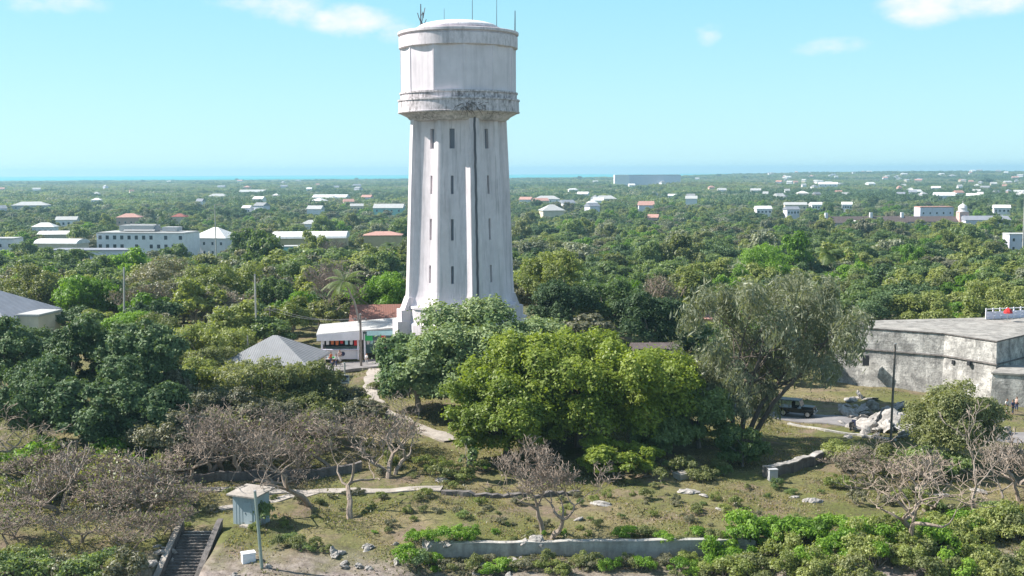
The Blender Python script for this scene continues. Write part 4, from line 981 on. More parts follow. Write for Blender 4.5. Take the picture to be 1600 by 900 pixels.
house('lilac_hall', 'flat roofed lilac hall rising behind the dark church roof', px=1455, Y=720, w=21, dp=10, h=15, rot=2, roof='flat', rh=.5, wall='lilac', rmat='r_pink', over=.2, cols=5, rows=3, cat='building', front_clear=40)
house('edge_block', 'grey rendered building cut by the right edge below the mast', px=1596, Y=480, w=14, dp=9, h=7.2, rot=-6, roof='flat', rh=.4, wall='lilac', rmat='r_pale', over=.2, cols=4, rows=2, cat='building', front_clear=70)
house('square_roof', 'white hip roof standing clear of the wood right of the tower', px=862, Y=900, w=17, dp=14, h=8.5, rot=12, roof='hip', rh=4.5, wall='cream', rmat='r_pale', over=.8, cols=3, front_clear=70)
house('grey_plant', 'very long blue grey factory block with a white end near the horizon', px=1015, Y=2600, w=130, dp=40, h=26, rot=0, roof='flat', rh=1.0, wall='lilac', rmat='r_pale', over=.5, cols=0, cat='building', front_clear=400, z=Hf(X(1015, 2600), 2600))
house('white_depot', 'white square depot at the left end of the far factory block', px=970, Y=2560, w=32, dp=30, h=26.5, rot=0, roof='flat', rh=1.0, wall='white', rmat='r_white', over=.3, cat='building', front_clear=400)
house('peach_house', 'peach coloured house with two storeys in the wood above the white block', px=207, Y=760, w=15, dp=10, h=9.5, rot=6, roof='hip', rh=2.4, wall='pink', rmat='r_pink', over=.5, cols=4, rows=2, front_clear=100)
house('red_house', 'small house with a dull red roof in the wood left of the mast', px=285, Y=820, w=10, dp=8, h=7.6, rot=-6, roof='hip', rh=2.2, wall='cream', rmat='r_red', over=.4, front_clear=80)
for (px, Y, w, h, wl_, rf_, lab) in [(75, 640, 14, 8.5, 'white', 'r_white', 'wide white roof half hidden in the wood at the left'), (110, 780, 16, 8, 'white', 'r_pale', 'pair of joined pale roofs left of the peach house'), (55, 1150, 40, 9, 'grey', 'r_pale', 'long pale blue roof far off at the left'),
        (157, 1300, 12, 11, 'white', 'r_white', 'tiny bright white gable far off above the peach house'), (495, 680, 18, 8.5, 'white', 'r_pale', 'two pale roofs in the wood above the warehouse'), (520, 1500, 52, 9, 'white', 'r_white', 'long slanting white roof far off left of the tower'),
        (435, 1500, 10, 12, 'pink', 'r_white', 'small pinkish white house far off in the left wood'), (610, 1000, 30, 9, 'teal', 'r_pale', 'long pale green roofs beside the left edge of the tower'), (345, 1600, 30, 9, 'white', 'r_pale', 'row of pale sheds far off right of the mast'),
        (400, 1900, 50, 10, 'lilac', 'r_pale', 'long low lilac shed far off in the left wood'), (560, 1100, 14, 8, 'cream', 'r_pale', 'small pale roof alone in the wood left of the tower'), (390, 1050, 9, 8, 'white', 'r_white', 'very small white roof in the dark wood right of the mast'),
        (855, 1250, 32, 11, 'white', 'r_pale', 'long row of white fronts right of the tower'), (945, 1250, 28, 11, 'cream', 'r_pale', 'cream house with wide roof below the factory block'), (925, 1150, 11, 9, 'white', 'r_white', 'bright white roof left of the cream house'),
        (895, 1900, 18, 10, 'white', 'r_white', 'white roof right of the tower near the horizon'), (1050, 1500, 14, 9, 'lilac', 'r_white', 'small lilac house in the wood below the factory'), (1190, 900, 14, 10, 'white', 'r_white', 'white broken roofs in the dark wood right of centre'),
        (1020, 800, 8, 7, 'pink', 'r_pink', 'little pink house sunk in the middle wood'), (1240, 1010, 22, 10, 'cream', 'r_pale', 'long pale bright roof above the dark belt of trees'), (1272, 1010, 12, 10, 'white', 'r_white', 'short white roof next to the long pale one'),
        (1320, 1030, 10, 9.5, 'white', 'r_white', 'small white roof over the dark belt of trees'), (1234, 880, 12, 10, 'lilac', 'r_slate', 'small slate roof within the dark belt of trees'), (1560, 900, 14, 10, 'white', 'r_white', 'flat white roof right of the bell tower'),
        (1470, 1300, 26, 12, 'white', 'r_white', 'long white roof above the church'), (1290, 2100, 40, 13, 'white', 'r_white', 'big white building far off on the right hill')]:
    house('far_house', lab, px=px, Y=Y, w=w * .85, dp=max(7, w * .4), h=h * .9, rot=(px * 37 % 30) - 15, roof='hip' if px % 2 else 'gable', rh=2.2 if w < 25 else 3.5, wall=wl_, rmat=rf_, over=.5, cols=4, ww=1.4, wh=1.6, sill=h - 4, front_clear=min(200, 20 + Y * .05), group='houses in the far wood')
# little houses scattered towards the horizon
hr = random.Random(77); fh_label = {'white': 'tiny white house far off near the horizon', 'cream': 'tiny cream house far off near the horizon', 'pink': 'tiny pink house far off near the horizon', 'lilac': 'tiny pale lilac house far off near the horizon'}
proto = {}
FAR = []
for k in range(150):
    right = k < 90
    px = hr.uniform(1190, 1620) if right else hr.uniform(-20, 1190)
    Y = math.exp(hr.uniform(math.log(1300), math.log(4700))) if right else math.exp(hr.uniform(math.log(900), math.log(4200)))
    FAR.append((px, Y))
for k, (px, Y) in enumerate(FAR):
    wn_ = hr.choices(['white', 'cream', 'pink', 'lilac'], [5, 2, 1, 2])[0]; rf_ = hr.choice(['r_white', 'r_pale', 'r_pale', 'r_grey', 'r_pink', 'r_slate'])
    key = (wn_, rf_); x = X(px, Y); s_ = hr.uniform(.5, 1.15) * (1 + Y / 9000); z = Hf(x, Y) + hr.uniform(0, 3); rz = R(hr.uniform(-40, 40))
    if 625 < px < 820: continue
    if key not in proto:
        t = house('distant_house', fh_label[wn_], px=px, Y=Y, w=11, dp=9, h=8.0, rot=math.degrees(rz), roof='hip' if k % 2 else 'gable', rh=2.6, wall=wn_, rmat=rf_, over=.5, z=z, group='tiny houses near the horizon', keep=False)
        t.scale = (s_, s_, 1 + Y / 16000); proto[key] = t
    else: copy_tree(proto[key], (x, Y, z), rz, (s_, s_, 1 + Y / 16000))
    KEEP.append((x, Y, 7, 7, 12 + Y * .006))
# ------------------------------------------------------------------ single trees of the near hill
def big(label, px, ytop, wpx, Y, lmat, n_clump=40, n_leaf=14000, leaf=.42, cb=.2, name='broadleaf_tree', seed=None, depth=None, group=None, rz=0.0, **k):
    k.setdefault('low', -.92); n_leaf = int(n_leaf * 3.0); n_clump = int(n_clump * 1.5); leaf *= .68
    x = X(px, Y); z = Hf(x, Y); h = zrow(ytop, Y) - z; rx = wpx * Y / F_PX / 2 * .90; cr_z = (1 - cb) * h / 2
    seed = seed if seed is not None else int(px * 7 + Y)
    ms = leafy(seed, rx, (depth or wpx) * Y / F_PX / 2 * .84, cr_z * .84, cb * h + cr_z, n_clump, n_leaf, leaf, lmat, **k)
    vv = np.empty(len(ms[1].vertices) * 3, np.float32); ms[1].vertices.foreach_get('co', vv); vv = vv.reshape(-1, 3)
    sx_ = (wpx * Y / F_PX / 2) / np.percentile(np.abs(vv[:, 0]), 99); sz_ = h / np.percentile(vv[:, 2], 99.7)
    k_ = np.array([sx_, sx_, sz_], np.float32)
    for m_ in ms:
        q_ = np.empty(len(m_.vertices) * 3, np.float32); m_.vertices.foreach_get('co', q_); m_.vertices.foreach_set('co', (q_.reshape(-1, 3) * k_).ravel())
    KEEP.append((x, Y, rx * .9, rx * .6, 4))
    return put_tree(name, label, ms, (x, Y, z), rz, group=group)
big('large grey green almond tree with pale leaves in front of the tower base', 757, 470, 262, 119, 'almond', 70, 26000, .50, .02, cr=.26, bark='pale_bark', tr=.4)
big('small grey green tree with hanging branches at the left foot of the almond tree', 652, 524, 132, 119.8, 'almond', 26, 7500, .46, .0, cr=.3, bark='pale_bark')
big('broad bright yellow green tree in the middle, right of the tower base', 910, 524, 345, 107, 'fig', 140, 46000, .42, .0, cr=.21, depth=260, flat=.85, bark='dark_bark', tr=.5, n_limb=16)
big('yellow green tree with low hanging boughs joined to the left of the broad one', 790, 580, 175, 103, 'fig', 50, 16000, .38, .0, cr=.27, flat=.8, bark='dark_bark')
big('yellow green lower boughs tree in front of the deep shade, right of the broad one', 960, 690, 150, 99, 'fig', 26, 6500, .36, .1, cr=.27, flat=.6)
big('yellow green tree filling the gap between the broad tree and the casuarina', 1040, 552, 120, 110, 'fig', 34, 10000, .40, .08, cr=.28)
big('dark green undertree in the shade left of the casuarina trunks', 1095, 610, 110, 108.5, 'mid', 28, 8000, .38, .0, cr=.3)
big('dark green undertree below the right end of the yellow green trees', 1030, 640, 120, 104.5, 'mid', 26, 7000, .36, .0, cr=.3)
big('grey green tree showing between the almond tree and the top of the yellow green tree', 838, 500, 92, 121, 'almond', 24, 5000, .46, .05, cr=.3, bark='pale_bark')
# feathery casuarina with several leaning stems
cx = X(1190, 112); cz = Hf(cx, 112); ch = zrow(432, 112) - cz
rng = np.random.default_rng(31); C, r_ = [], []
for (px, py, w) in [(1215, 455, 26), (1245, 440, 22), (1180, 480, 30), (1140, 500, 28), (1265, 470, 30), (1300, 490, 26), (1100, 480, 24), (1080, 505, 24), (1095, 615, 30), (1070, 615, 26), (1120, 620, 28), (1070, 575, 24), (1160, 640, 26), (1195, 610, 26), (1205, 640, 20), (1215, 520, 36), (1160, 545, 34), (1265, 530, 36), (1310, 540, 30), (1115, 560, 30), (1085, 600, 30), (1075, 640, 24), (1150, 600, 30), (1210, 575, 34), (1250, 570, 30), (1300, 575, 24), (1325, 520, 22), (1105, 640, 22), (1170, 455, 20), (1335, 560, 14), (1230, 480, 26), (1060, 560, 18), (1290, 455, 18), (1130, 465, 18), (1345, 500, 14)]:
    for q in range(2):
        yy = 112 + rng.uniform(-4.2, 4.2); p = at(px + rng.normal(0, 7), py + rng.normal(0, 7), yy); C.append((p.x - cx, yy - 112, p.z - cz)); r_.append(w * 112 / F_PX * rng.uniform(.75, 1.1))
C, r_ = np.array(C), np.array(r_)
P, N = crown_pts(rng, C, r_, 34000, 1.3, .1, .98, -.8)
Vv, Fq = leaves(rng, P, N, .46, .09, (.35, -.1, -1.1))
Vw, Fw = leaves(rng, P[:9000] + rng.normal(0, .15, (9000, 3)), N[:9000], .8, .10, (.2, .1, 1.0))
crown = np_mesh('crown', np.concatenate([Vv, Vw]), np.concatenate([Fq, Fw + len(Vv)]), L['casuarina'])
mb = MB()
for (x0, tx, ty, tz_) in ((-2.4, 1150, 560, 0), (-1.6, 1250, 540, 1), (-1.9, 1200, 500, -1), (-2.8, 1100, 580, 1.5), (-1.2, 1300, 520, -1.5)):
    p = at(tx, ty, 112 + tz_); e_ = Vector((p.x - cx, tz_, p.z - cz)); b0 = Vector((x0, 0, -.4)); mb.tube([b0, b0.lerp(e_, .35) + Vector((-.3, 0, .5)), b0.lerp(e_, .7), e_], [.3, .22, .15, .07], 7)
    for j in rng.permutation(len(C))[:7]:
        c = Vector(C[j]); s0 = b0.lerp(e_, rng.uniform(.45, .95)); mb.tube([s0, s0.lerp(c, .5) + Vector((0, 0, .4)), c], [.09, .06, .025], 4, False)
put_tree('casuarina_tree', 'tall feathery grey green casuarina with several leaning trunks beside the road', (mb.mesh('trunk', M['dark_bark']), crown), (cx, 112, cz))
KEEP.append((cx, 112, 9, 6, 4))
big('small rounded green tree at the foot of the casuarina', 1165, 672, 84, 103, 'mid', 26, 5200, .30, .05, cr=.3, lmat2=None) if False else big('small rounded green tree at the foot of the casuarina', 1165, 672, 84, 103, 'mid', 26, 5200, .30, .05, cr=.3)
big('round leafy green tree in front of the fort wall', 1492, 602, 152, 102, 'olive', 70, 17000, .32, .03, cr=.26, flat=.85, low=-.7, seed=12)
big('dark leafy shrub tree below the round tree by the fort', 1462, 705, 110, 99, 'mid', 24, 5000, .3, .02, cr=.3)
# dark trees at the left
for lab, px, yt, w, Y in [('dark green tree cut by the left edge, under the turquoise house', 20, 492, 150, 121), ('dark green tree with a high dome just right of the turquoise house', 112, 496, 140, 117), ('dark green tree at the right end of the dark clump, above the light shrubs', 226, 500, 130, 113),
                          ('big dark green tree lowest at the left edge', 50, 560, 170, 107), ('big dark green tree in the middle of the dark clump', 165, 560, 180, 104.5), ('shadowed dark green tree at the lower right of the dark clump', 235, 600, 110, 103)]:
    big(lab, px, yt, w, Y, 'dark', 40, 12500, .46, .04, cr=.27, name='dark_tree', flat=.68, group='dark trees at the left')
# olive scrub on the slope left of the hut
for lab, px, yt, w, Y, lm in [('yellowish bushy tree between the pale pole and the hut', 318, 506, 130, 138, 'yellow'), ('olive bushy tree with a flat top left of the hut', 250, 490, 120, 142, 'olive'), ('olive bush directly before the grey hip roof', 400, 562, 150, 116, 'olive'), ('darker olive bush right below the hut roof', 478, 562, 120, 119, 'olive'),
                              ('pale yellowish bush beside the dark clump', 296, 560, 120, 120, 'yellow'), ('drab brownish bush at the edge of the dark clump', 262, 575, 100, 112, 'drab'), ('drab olive bush above the tangle of bare branches', 345, 605, 140, 110, 'drab'), ('green bush with bright top left of the hut ridge', 200, 486, 100, 150, 'bright'),
                              ('low yellow bush touching the left corner of the hut roof', 352, 512, 80, 144, 'yellow')]:
    big(lab, px, yt, w, Y, lm, 28, 7000, .34, .02, cr=.3, name='bushy_tree', low=-.6)
# second row behind
for lab, px, yt, w, Y, lm, nm in [('rounded olive green tree behind the turquoise house', 55, 410, 108, 186, 'olive', 'broadleaf_tree'), ('bright green domed tree right of the turquoise house', 132, 428, 112, 178, 'bright', 'broadleaf_tree'), ('dark edge tree behind the bright green dome', 172, 436, 60, 184, 'dark', 'dark_tree'),
                                  ('brownish dry tree below the white three storey block', 262, 402, 130, 205, 'drab', 'dry_tree'), ('yellowish dry tree below the white villa', 345, 412, 120, 196, 'yellow', 'dry_tree'), ('drab dry tree with bare twigs left of the thin pale pole', 305, 438, 130, 182, 'drab', 'dry_tree'),
                                  ('green tree left of the big bare tree', 425, 432, 80, 186, 'mid', 'broadleaf_tree'), ('dark green tree above the bare tree left of the palm', 455, 402, 100, 220, 'mid', 'broadleaf_tree'), ('vivid light green tree against the left edge of the tower', 597, 428, 100, 182, 'bright', 'broadleaf_tree'),
                                  ('golden olive tree against the right edge of the tower', 862, 393, 106, 186, 'yellow', 'broadleaf_tree'), ('very dark tree right behind the almond tree', 880, 440, 110, 168, 'dark', 'dark_tree'), ('dark broad tree right of the tower behind the almond tree', 950, 438, 120, 172, 'mid', 'broadleaf_tree'), ('dark tree above the dark shelter', 1010, 455, 110, 164, 'dark', 'dark_tree'),
                                  ('upright yellow green tree left of the casuarina', 1085, 415, 62, 205, 'yellow', 'broadleaf_tree'), ('light yellow green spreading tree above the casuarina', 1195, 384, 100, 262, 'bright', 'broadleaf_tree'), ('pale green tree behind the fort roof', 1445, 462, 90, 196, 'yellow', 'broadleaf_tree'), ('dark tree behind the left end of the fort', 1385, 455, 100, 200, 'dark', 'dark_tree'), ('yellowish tree behind the red parasol', 1560, 440, 110, 204, 'yellow', 'broadleaf_tree')]:
    big(lab, px, yt, w, Y, lm, 30, 6500, .48, .05, cr=.3, name=nm, bark='pale_bark' if lm == 'drab' else 'bark')
# palms
for lab, px, yt, Y, lean, s in [('slender coconut palm with a curved trunk left of the tower', 566, 430, 150, (-2.3, 0), 3.3), ('palm with grey drooping fronds below the white villa', 372, 408, 230, (.4, 0), 3.0), ('short palm in the wood right of the drooping one', 395, 425, 225, (.3, 0), 2.6)]:
    x = X(px, Y); z = Hf(x, Y); h = zrow(yt, Y) - z - .8
    put_tree('palm_tree', lab, palm(int(px), h, lean, 18, s), (x, Y, z))
# small young tree standing alone in the grass
x = X(728, 98); z = Hf(x, 98); h = zrow(682, 98) - z
put_tree('young_tree', 'small slender young tree standing alone on the terrace grass', leafy(4, .75, .75, 1.7, h - 1.7, 12, 700, .32, 'mid', tr=.09, zfork=h * .5), (x, 98, z))

# ------------------------------------------------------------------ leafless trees
B1 = bare(11, 7.0, 11, 'twig', 7, .25, .24, .85, .85, minr=.02, kids=(1, 3)); B2 = bare(23, 7.0, 11, 'twig', 7, .25, .23, .85, .85, minr=.02, kids=(1, 3)); B3 = bare(37, 5.8, 8.8, 'twig', 8, .2, .2, .8, .85, n_trunks=2, minr=.02, kids=(1, 3))
B4 = bare(51, 5.5, 8.2, 'twig', 6, .22, .19, .7, .75, n_trunks=2, minr=.02, kids=(1, 3)); B5 = bare(64, 6.0, 5.0, 'pale_bark', 6, .3, .15, .5, .6, minr=.02, kids=(1, 3))
B6 = bare(72, 3.2, 5.4, 'twig', 6, .12, .1, .6, .85, n_trunks=3, leafmat_='drab', n_leaf=260, leaf=.22); B7 = bare(85, 3.0, 5.6, 'twig', 7, .1, .1, .6, .85, n_trunks=3, leafmat_='olive', n_leaf=420, leaf=.24)
def put_bare(label, ms, px, ybase, s=1.0, rz=0.0, name='bare_tree', group=None, sz=None):
    p = ground(px, ybase); return put_tree(name, label, ms, tuple(p), rz, (s, s, sz or s), group)
put_bare('leafless tree with a leaning dark trunk right of the blue shed', B1, 486, 790, 1.08, .4)
put_bare('leafless tree with a straight dark trunk in the terrace grass', B2, 547, 812, 1.12, 2.2)
put_bare('wide tangled leafless tree behind the blue shed and terrace wall', B3, 385, 752, 1.25, 1.2)
put_bare('tangled leafless tree left of the blue shed with a bare crooked stem', B3, 300, 760, 1.0, 3.4)
put_bare('leafless tree with its twigs spread before the walkway, above the trunks', B1, 605, 748, 1.0, 4.1)
for i, (px, yb, s_, k) in enumerate([(350, 742, 1.1, 1), (430, 738, 1.05, 2), (520, 735, 1.0, 1), (290, 748, .95, 2), (590, 728, .9, 2), (470, 715, .95, 1)]):
    put_bare('brown grey leafless tree in the merged tangle behind the terrace wall', (B1, B2)[k - 1], px, yb, s_ * .85, 1.1 + i * 2.3, 'bare_tree', 'leafless trees behind the terrace wall')
B8 = bare(37, 5.6, 8.6, 'twig', 7, .2, .2, .75, .85, n_trunks=2, minr=.02, kids=(2, 3))
put_bare('forked leafless tree with a V shaped trunk above the concrete wall', B8, 858, 838, 1.0, 1.2, sz=1.32)
put_bare('gaunt leafless tree with thick pale limbs over the yellow green scrub', B4, 1412, 858, 1.15, .5, sz=1.5)
put_bare('thin white stemmed leafless tree right of the round green tree', B5, 1519, 808, 1.15, 1.0, sz=1.5)
put_bare('pale leafless tree at the right edge behind the scrub', B5, 1563, 796, .85, 2.6)
put_bare('leafless tree cut by the right edge', B3, 1600, 785, .9, .8)
put_bare('sparse leafless tree in the brush before the dark stone wall', B5, 1365, 748, .8, 4.0)
put_bare('low twiggy leafless tree between the round green tree and the gaunt one', B7, 1430, 765, .95, 4.4)
put_bare('low twiggy leafless tree between the dark stone wall and the gaunt one', B6, 1340, 752, .95, 2.4)
put_bare('low twiggy leafless tree below the round green tree', B6, 1580, 742, .9, 1.4)
for i, (px, py, s_, k) in enumerate([(235, 790, 1.1, 6), (255, 840, .8, 7), (165, 775, 1.2, 7), (75, 770, 1.2, 7), (40, 735, 1.1, 4), (110, 752, 1.2, 6), (60, 800, 1.1, 6), (150, 800, 1.15, 7), (215, 812, 1.2, 6), (20, 850, 1.0, 7), (120, 850, 1.0, 6), (245, 765, 1.0, 7), (200, 860, .9, 6), (280, 800, .7, 7)]):
    put_bare('tangled grey twiggy tree in the dry thicket at the lower left', (B4 if k == 4 else B6 if k == 6 else B7), px, py, s_, i * 1.3, 'twiggy_tree', 'twiggy trees at the lower left')
B9 = bare(131, 5.0, 7.5, 'pale_bark', 5, .22, .22, .8, .8, n_trunks=2, minr=.036, kids=(2, 2))
for i, (px, yb, s_, lab) in enumerate([(95, 800, 1.0, 'thick limbed pale leafless tree in the dry thicket at the lower left'), (225, 800, .9, 'thick limbed pale leafless tree just left of the staircase'), (330, 745, 1.05, 'pale crooked leafless tree in front of the left end of the terrace wall'), (612, 742, .95, 'pale crooked leafless tree right of the straight dark trunk'), (1450, 800, .9, 'pale crooked leafless tree behind the gaunt one on the right slope'), (1590, 760, .9, 'pale crooked leafless tree cut by the right edge below the fort')]):
    put_bare(lab, B9, px, yb, s_, 1 + i * 1.7, sz=s_ * 1.15)
# large grey leafless trees further back
G1 = bare(91, 9, 10, 'brown_twig', 8, .2, .24, .45, .6, minr=.03, kids=(2, 3)); G2 = bare(97, 7, 9, 'twig', 7, .15, .2, .5, .75, n_trunks=2, minr=.03, leafmat_='drab', n_leaf=900, leaf=.35)
def put_back(label, ms, px, yt, wpx, Y, h0, w0, rz=0, group=None):
    x = X(px, Y); z = Hf(x, Y); put_tree('bare_tree', label, ms, (x, Y, z), rz, (wpx * Y / F_PX / w0, wpx * Y / F_PX / w0, (zrow(yt, Y) - z) / h0), group)
put_back('large grey leafless tree with fine twigs left of the palm', G1, 500, 402, 120, 166, 9, 10)
put_back('grey leafless tree with a wide crown left of the big bare tree', G2, 330, 450, 130, 172, 7, 9, 1)
put_back('grey leafless tree beside the leaning pale pole', G2, 225, 440, 100, 172, 7, 9, 2.5)
put_back('grey leafless tree in the wood right of the tower', G2, 1022, 428, 80, 190, 7, 9, .4)
put_back('brown leafless tree against the dark red roof left of the tower', G1, 515, 372, 60, 330, 9, 10, 2)

# ------------------------------------------------------------------ shrubs
def shrub_set(lmat, seed, leaf=.15, n=1700, bark='bark', **k):
    return [leafy(seed + i, 1.0, .95, .72, .62, 11, n, leaf, lmat, bark, zfork=.12, tr=.05, low=-.3, cr=.42, n_limb=6, **k) for i in range(3)]
SH = {k: shrub_set(k, 200 + 7 * i) for i, k in enumerate(('bright', 'yellow', 'olive', 'mid', 'drab', 'almond'))}
sr = random.Random(19)
def shrub(px, py, kind, s, label, group, sz=None):
    p = ground(px, py, 45); put_tree('shrub' if s > .62 else 'small_shrub', label, SH[kind][sr.randrange(3)], tuple(p - Vector((0, 0, .1))), sr.uniform(0, 6.28), (s, s, sz or s * sr.uniform(.85, 1.25)), group, 'shrub' if s > .62 else 'plant')  # the low ones are small copies of the same shrub meshes
def band(n, x0, x1, yf, kinds, s0, s1, label, group, jit=10):
    for i in range(n):
        px = x0 + (x1 - x0) * (i + sr.uniform(.2, .8)) / n; k = sr.choice(kinds)
        shrub(px, yf(px) + sr.uniform(-jit, jit), k, sr.uniform(s0, s1), label.format(dict(bright='bright green', yellow='yellow green', olive='olive', mid='green', drab='drab grey', almond='pale grey green')[k]), group)
lin = lambda x0, y0, x1, y1: (lambda x: y0 + (y1 - y0) * (x - x0) / (x1 - x0))
band(17, 1145, 1350, lin(1145, 850, 1350, 848), ['bright'], .8, 1.45, '{} shrub in the thicket above the right end of the concrete wall', 'bright shrubs above the wall', 12)
band(12, 960, 1150, lin(960, 842, 1150, 852), ['bright', 'bright', 'olive'], .45, .85, '{} shrub just above the concrete wall', 'low shrubs above the wall', 7)
band(52, 1100, 1640, lin(1100, 898, 1640, 885), ['yellow', 'yellow', 'olive', 'bright'], .8, 1.4, '{} shrub in the scrub at the lower right edge', 'scrub at the lower right', 26)
band(34, 1330, 1640, lin(1330, 858, 1640, 835), ['yellow', 'olive', 'bright', 'yellow'], .9, 1.5, '{} shrub on the slope under the gaunt leafless tree', 'scrub under the gaunt tree', 14)
band(44, 640, 1150, lin(640, 892, 1150, 893), ['yellow', 'olive', 'bright', 'drab'], .4, .85, '{} shrub in front of the concrete wall', 'low scrub before the wall', 14)
band(16, 700, 1140, lin(700, 880, 1140, 882), ['yellow', 'olive', 'drab'], .3, .6, '{} tuft of scrub right at the foot of the concrete wall', 'scrub at the wall foot', 5)
band(14, 560, 1000, lin(560, 838, 1000, 842), ['yellow', 'olive', 'bright'], .25, .5, '{} low plant in the grass above the concrete wall', 'low plants above the wall', 8)
band(38, 430, 1120, lin(430, 800, 1120, 800), ['olive', 'drab', 'yellow', 'drab'], .2, .5, '{} small plant scattered in the terrace grass', 'small plants in the terrace grass', 28)
band(6, 640, 750, lin(640, 845, 750, 842), ['bright'], .6, 1.0, '{} shrub left of the concrete wall', 'shrubs left of the wall', 8)
band(4, 630, 690, lin(630, 880, 690, 884), ['almond', 'bright'], .6, .95, '{} shrub below the left end of the concrete wall', 'shrubs below the wall end', 6)
band(6, 430, 520, lin(430, 850, 520, 862), ['mid', 'olive'], .4, .8, '{} low shrub on the bank right of the green pole', 'shrubs right of the pole', 8)
shrub(412, 822, 'mid', 1.15, 'green bush growing against the right side of the blue shed', 'shrubs at the shed', 1.5)
band(14, 0, 265, lin(0, 742, 265, 745), ['bright', 'yellow', 'mid', 'bright'], 1.3, 2.1, '{} shrub in the row under the dark trees', 'shrubs under the dark trees', 14)
band(12, 20, 330, lin(20, 735, 330, 740), ['olive', 'drab', 'bright'], .7, 1.3, '{} bush between the twiggy trees and the dark trees', 'bushes among the twigs', 16)
band(22, 260, 660, lin(260, 800, 660, 800), ['olive', 'drab', 'yellow', 'drab'], .25, .65, '{} low scrub plant on the left terrace', 'scrub on the left terrace', 30)
band(12, 560, 720, lin(560, 715, 720, 730), ['olive', 'drab', 'yellow'], .4, .9, '{} low bush right of the leafless trees', 'bushes right of the leafless trees', 26)
band(42, 640, 1320, lin(640, 790, 1320, 790), ['olive', 'yellow', 'mid', 'drab'], .25, .62, '{} low plant scattered over the middle slope', 'plants on the middle slope', 36)
band(12, 1300, 1470, lin(1300, 780, 1470, 790), ['olive', 'yellow', 'drab'], .5, 1.0, '{} bush around the gaunt leafless tree', 'bushes around the gaunt tree', 22)
band(9, 0, 200, lin(0, 775, 200, 770), ['olive', 'mid', 'yellow'], .8, 1.4, '{} shrub among the twiggy trees at the lower left', 'shrubs among the twiggy trees', 12)
band(11, -10, 215, lin(-10, 895, 215, 905), ['mid', 'olive', 'drab', 'mid'], 1.0, 1.7, '{} shrub at the lower left corner', 'shrubs at the lower left corner', 14)
band(7, 680, 760, lin(680, 752, 760, 742), ['yellow', 'bright', 'olive'], .6, 1.0, '{} shrub under the left boughs of the yellow green trees', 'shrubs under the yellow green trees', 8)
band(6, 535, 600, lin(535, 632, 600, 610), ['mid', 'olive', 'yellow'], .6, 1.0, '{} shrub beside the walkway below the stall', 'shrubs by the walkway', 8)
band(14, 1295, 1460, lin(1295, 722, 1460, 742), ['olive', 'drab', 'yellow'], .8, 1.4, '{} bush in the brush right of the dark stone wall', 'brush right of the stone wall', 14)
band(9, 1440, 1620, lin(1440, 812, 1620, 800), ['olive', 'mid', 'yellow', 'drab'], .5, 1.0, '{} bush at the foot of the pale leafless trees', 'bushes under the pale leafless trees', 12)
band(10, 1000, 1140, lin(1000, 742, 1140, 745), ['mid', 'olive'], .6, 1.1, '{} undershrub in the shade of the yellow green trees', 'shaded undershrubs', 12)

# scrub that fills the slope left of the walkway
for i, (px, yt, w, Y, lm) in enumerate([(250, 640, 110, 101, 'drab'), (320, 640, 120, 106, 'olive'), (400, 622, 130, 110, 'drab'), (470, 612, 120, 114, 'olive'), (520, 600, 90, 119, 'drab'), (285, 610, 90, 110, 'olive'), (440, 590, 100, 122, 'drab'), (370, 585, 110, 122, 'yellow'), (560, 622, 80, 116, 'drab'), (275, 545, 90, 128, 'olive'), (225, 545, 90, 126, 'yellow'), (330, 540, 90, 130, 'olive'), (500, 640, 80, 108, 'drab')]):
    big('%s bush in the scrub between the dark trees and the walkway' % dict(drab='drab brownish', olive='olive', yellow='yellowish')[lm], px, yt, w, Y, lm, 20, 4200, .30, 0, cr=.33, name='bush', low=-.5, group='scrub bushes on the slope')
for i, (px, yb, s) in enumerate([(300, 735, .8), (350, 720, .85), (430, 715, .85), (500, 705, .8), (560, 700, .75), (610, 705, .7), (400, 740, .75), (470, 735, .7)]):
    put_bare('grey twiggy tree in the tangle above the path and terrace wall', B7 if i % 2 else B6, px, yb, s * 1.5, i * 1.9, 'twiggy_tree', 'twiggy trees above the path')
# ------------------------------------------------------------------ the wood behind: single trees first
VK = [('mid', 'broadleaf_tree', 'mid green'), ('dark', 'dark_tree', 'dark green'), ('olive', 'broadleaf_tree', 'olive green'), ('yellow', 'broadleaf_tree', 'yellow green'), ('bright', 'broadleaf_tree', 'bright green'), ('drab', 'dry_tree', 'drab brownish'), ('mid', 'broadleaf_tree', 'mid green'), ('casuarina', 'broadleaf_tree', 'grey green')]
VAR = [leafy(400 + i, 4.1, 4.0, 2.7, 4.3, 34, 5200, .48, k, zfork=1.6, tr=.22, cr=.29, n_limb=8, low=-.5, bark='pale_bark' if k == 'drab' else 'bark') for i, (k, _, _) in enumerate(VK)]
fr = np.random.default_rng(99)
def blocked(x, y):
    if (x - TX) ** 2 + (y - TY) ** 2 < 11 ** 2: return True
    for (hx_, hy_, rw, rd, fc) in KEEP:
        if abs(x - hx_ * y / hy_) < rw * y / hy_ * (1 if y < hy_ else 1) and hy_ - rd - fc < y < hy_ + rd: return True
    return False
def in_fort(x, y): return X(1290, 150) < x and 131 < y < 186
def variant(x, y):
    v = fr.uniform(); s = math.sin(x * .021 + 1.3) + math.sin(y * .017 + x * .009)
    if x < -10 and y < 330: w = [.2, .12, .18, .16, .1, .2, .1, .04]
    elif x > 10 and y < 330: w = [.18, .16, .16, .2, .08, .04, .1, .08]
    else: w = [.22, .2 + .08 * s, .16, .12 - .03 * s, .07, .07, .12, .1]
    if 1180 < y < 1750 and x > .2 * y: w = [.1, .8, .05, .02, .01, .02, 0, 0]
    w = np.maximum(np.array(w), 0); return int(fr.choice(8, p=w / w.sum()))
y = 152.0; nsingle = 0
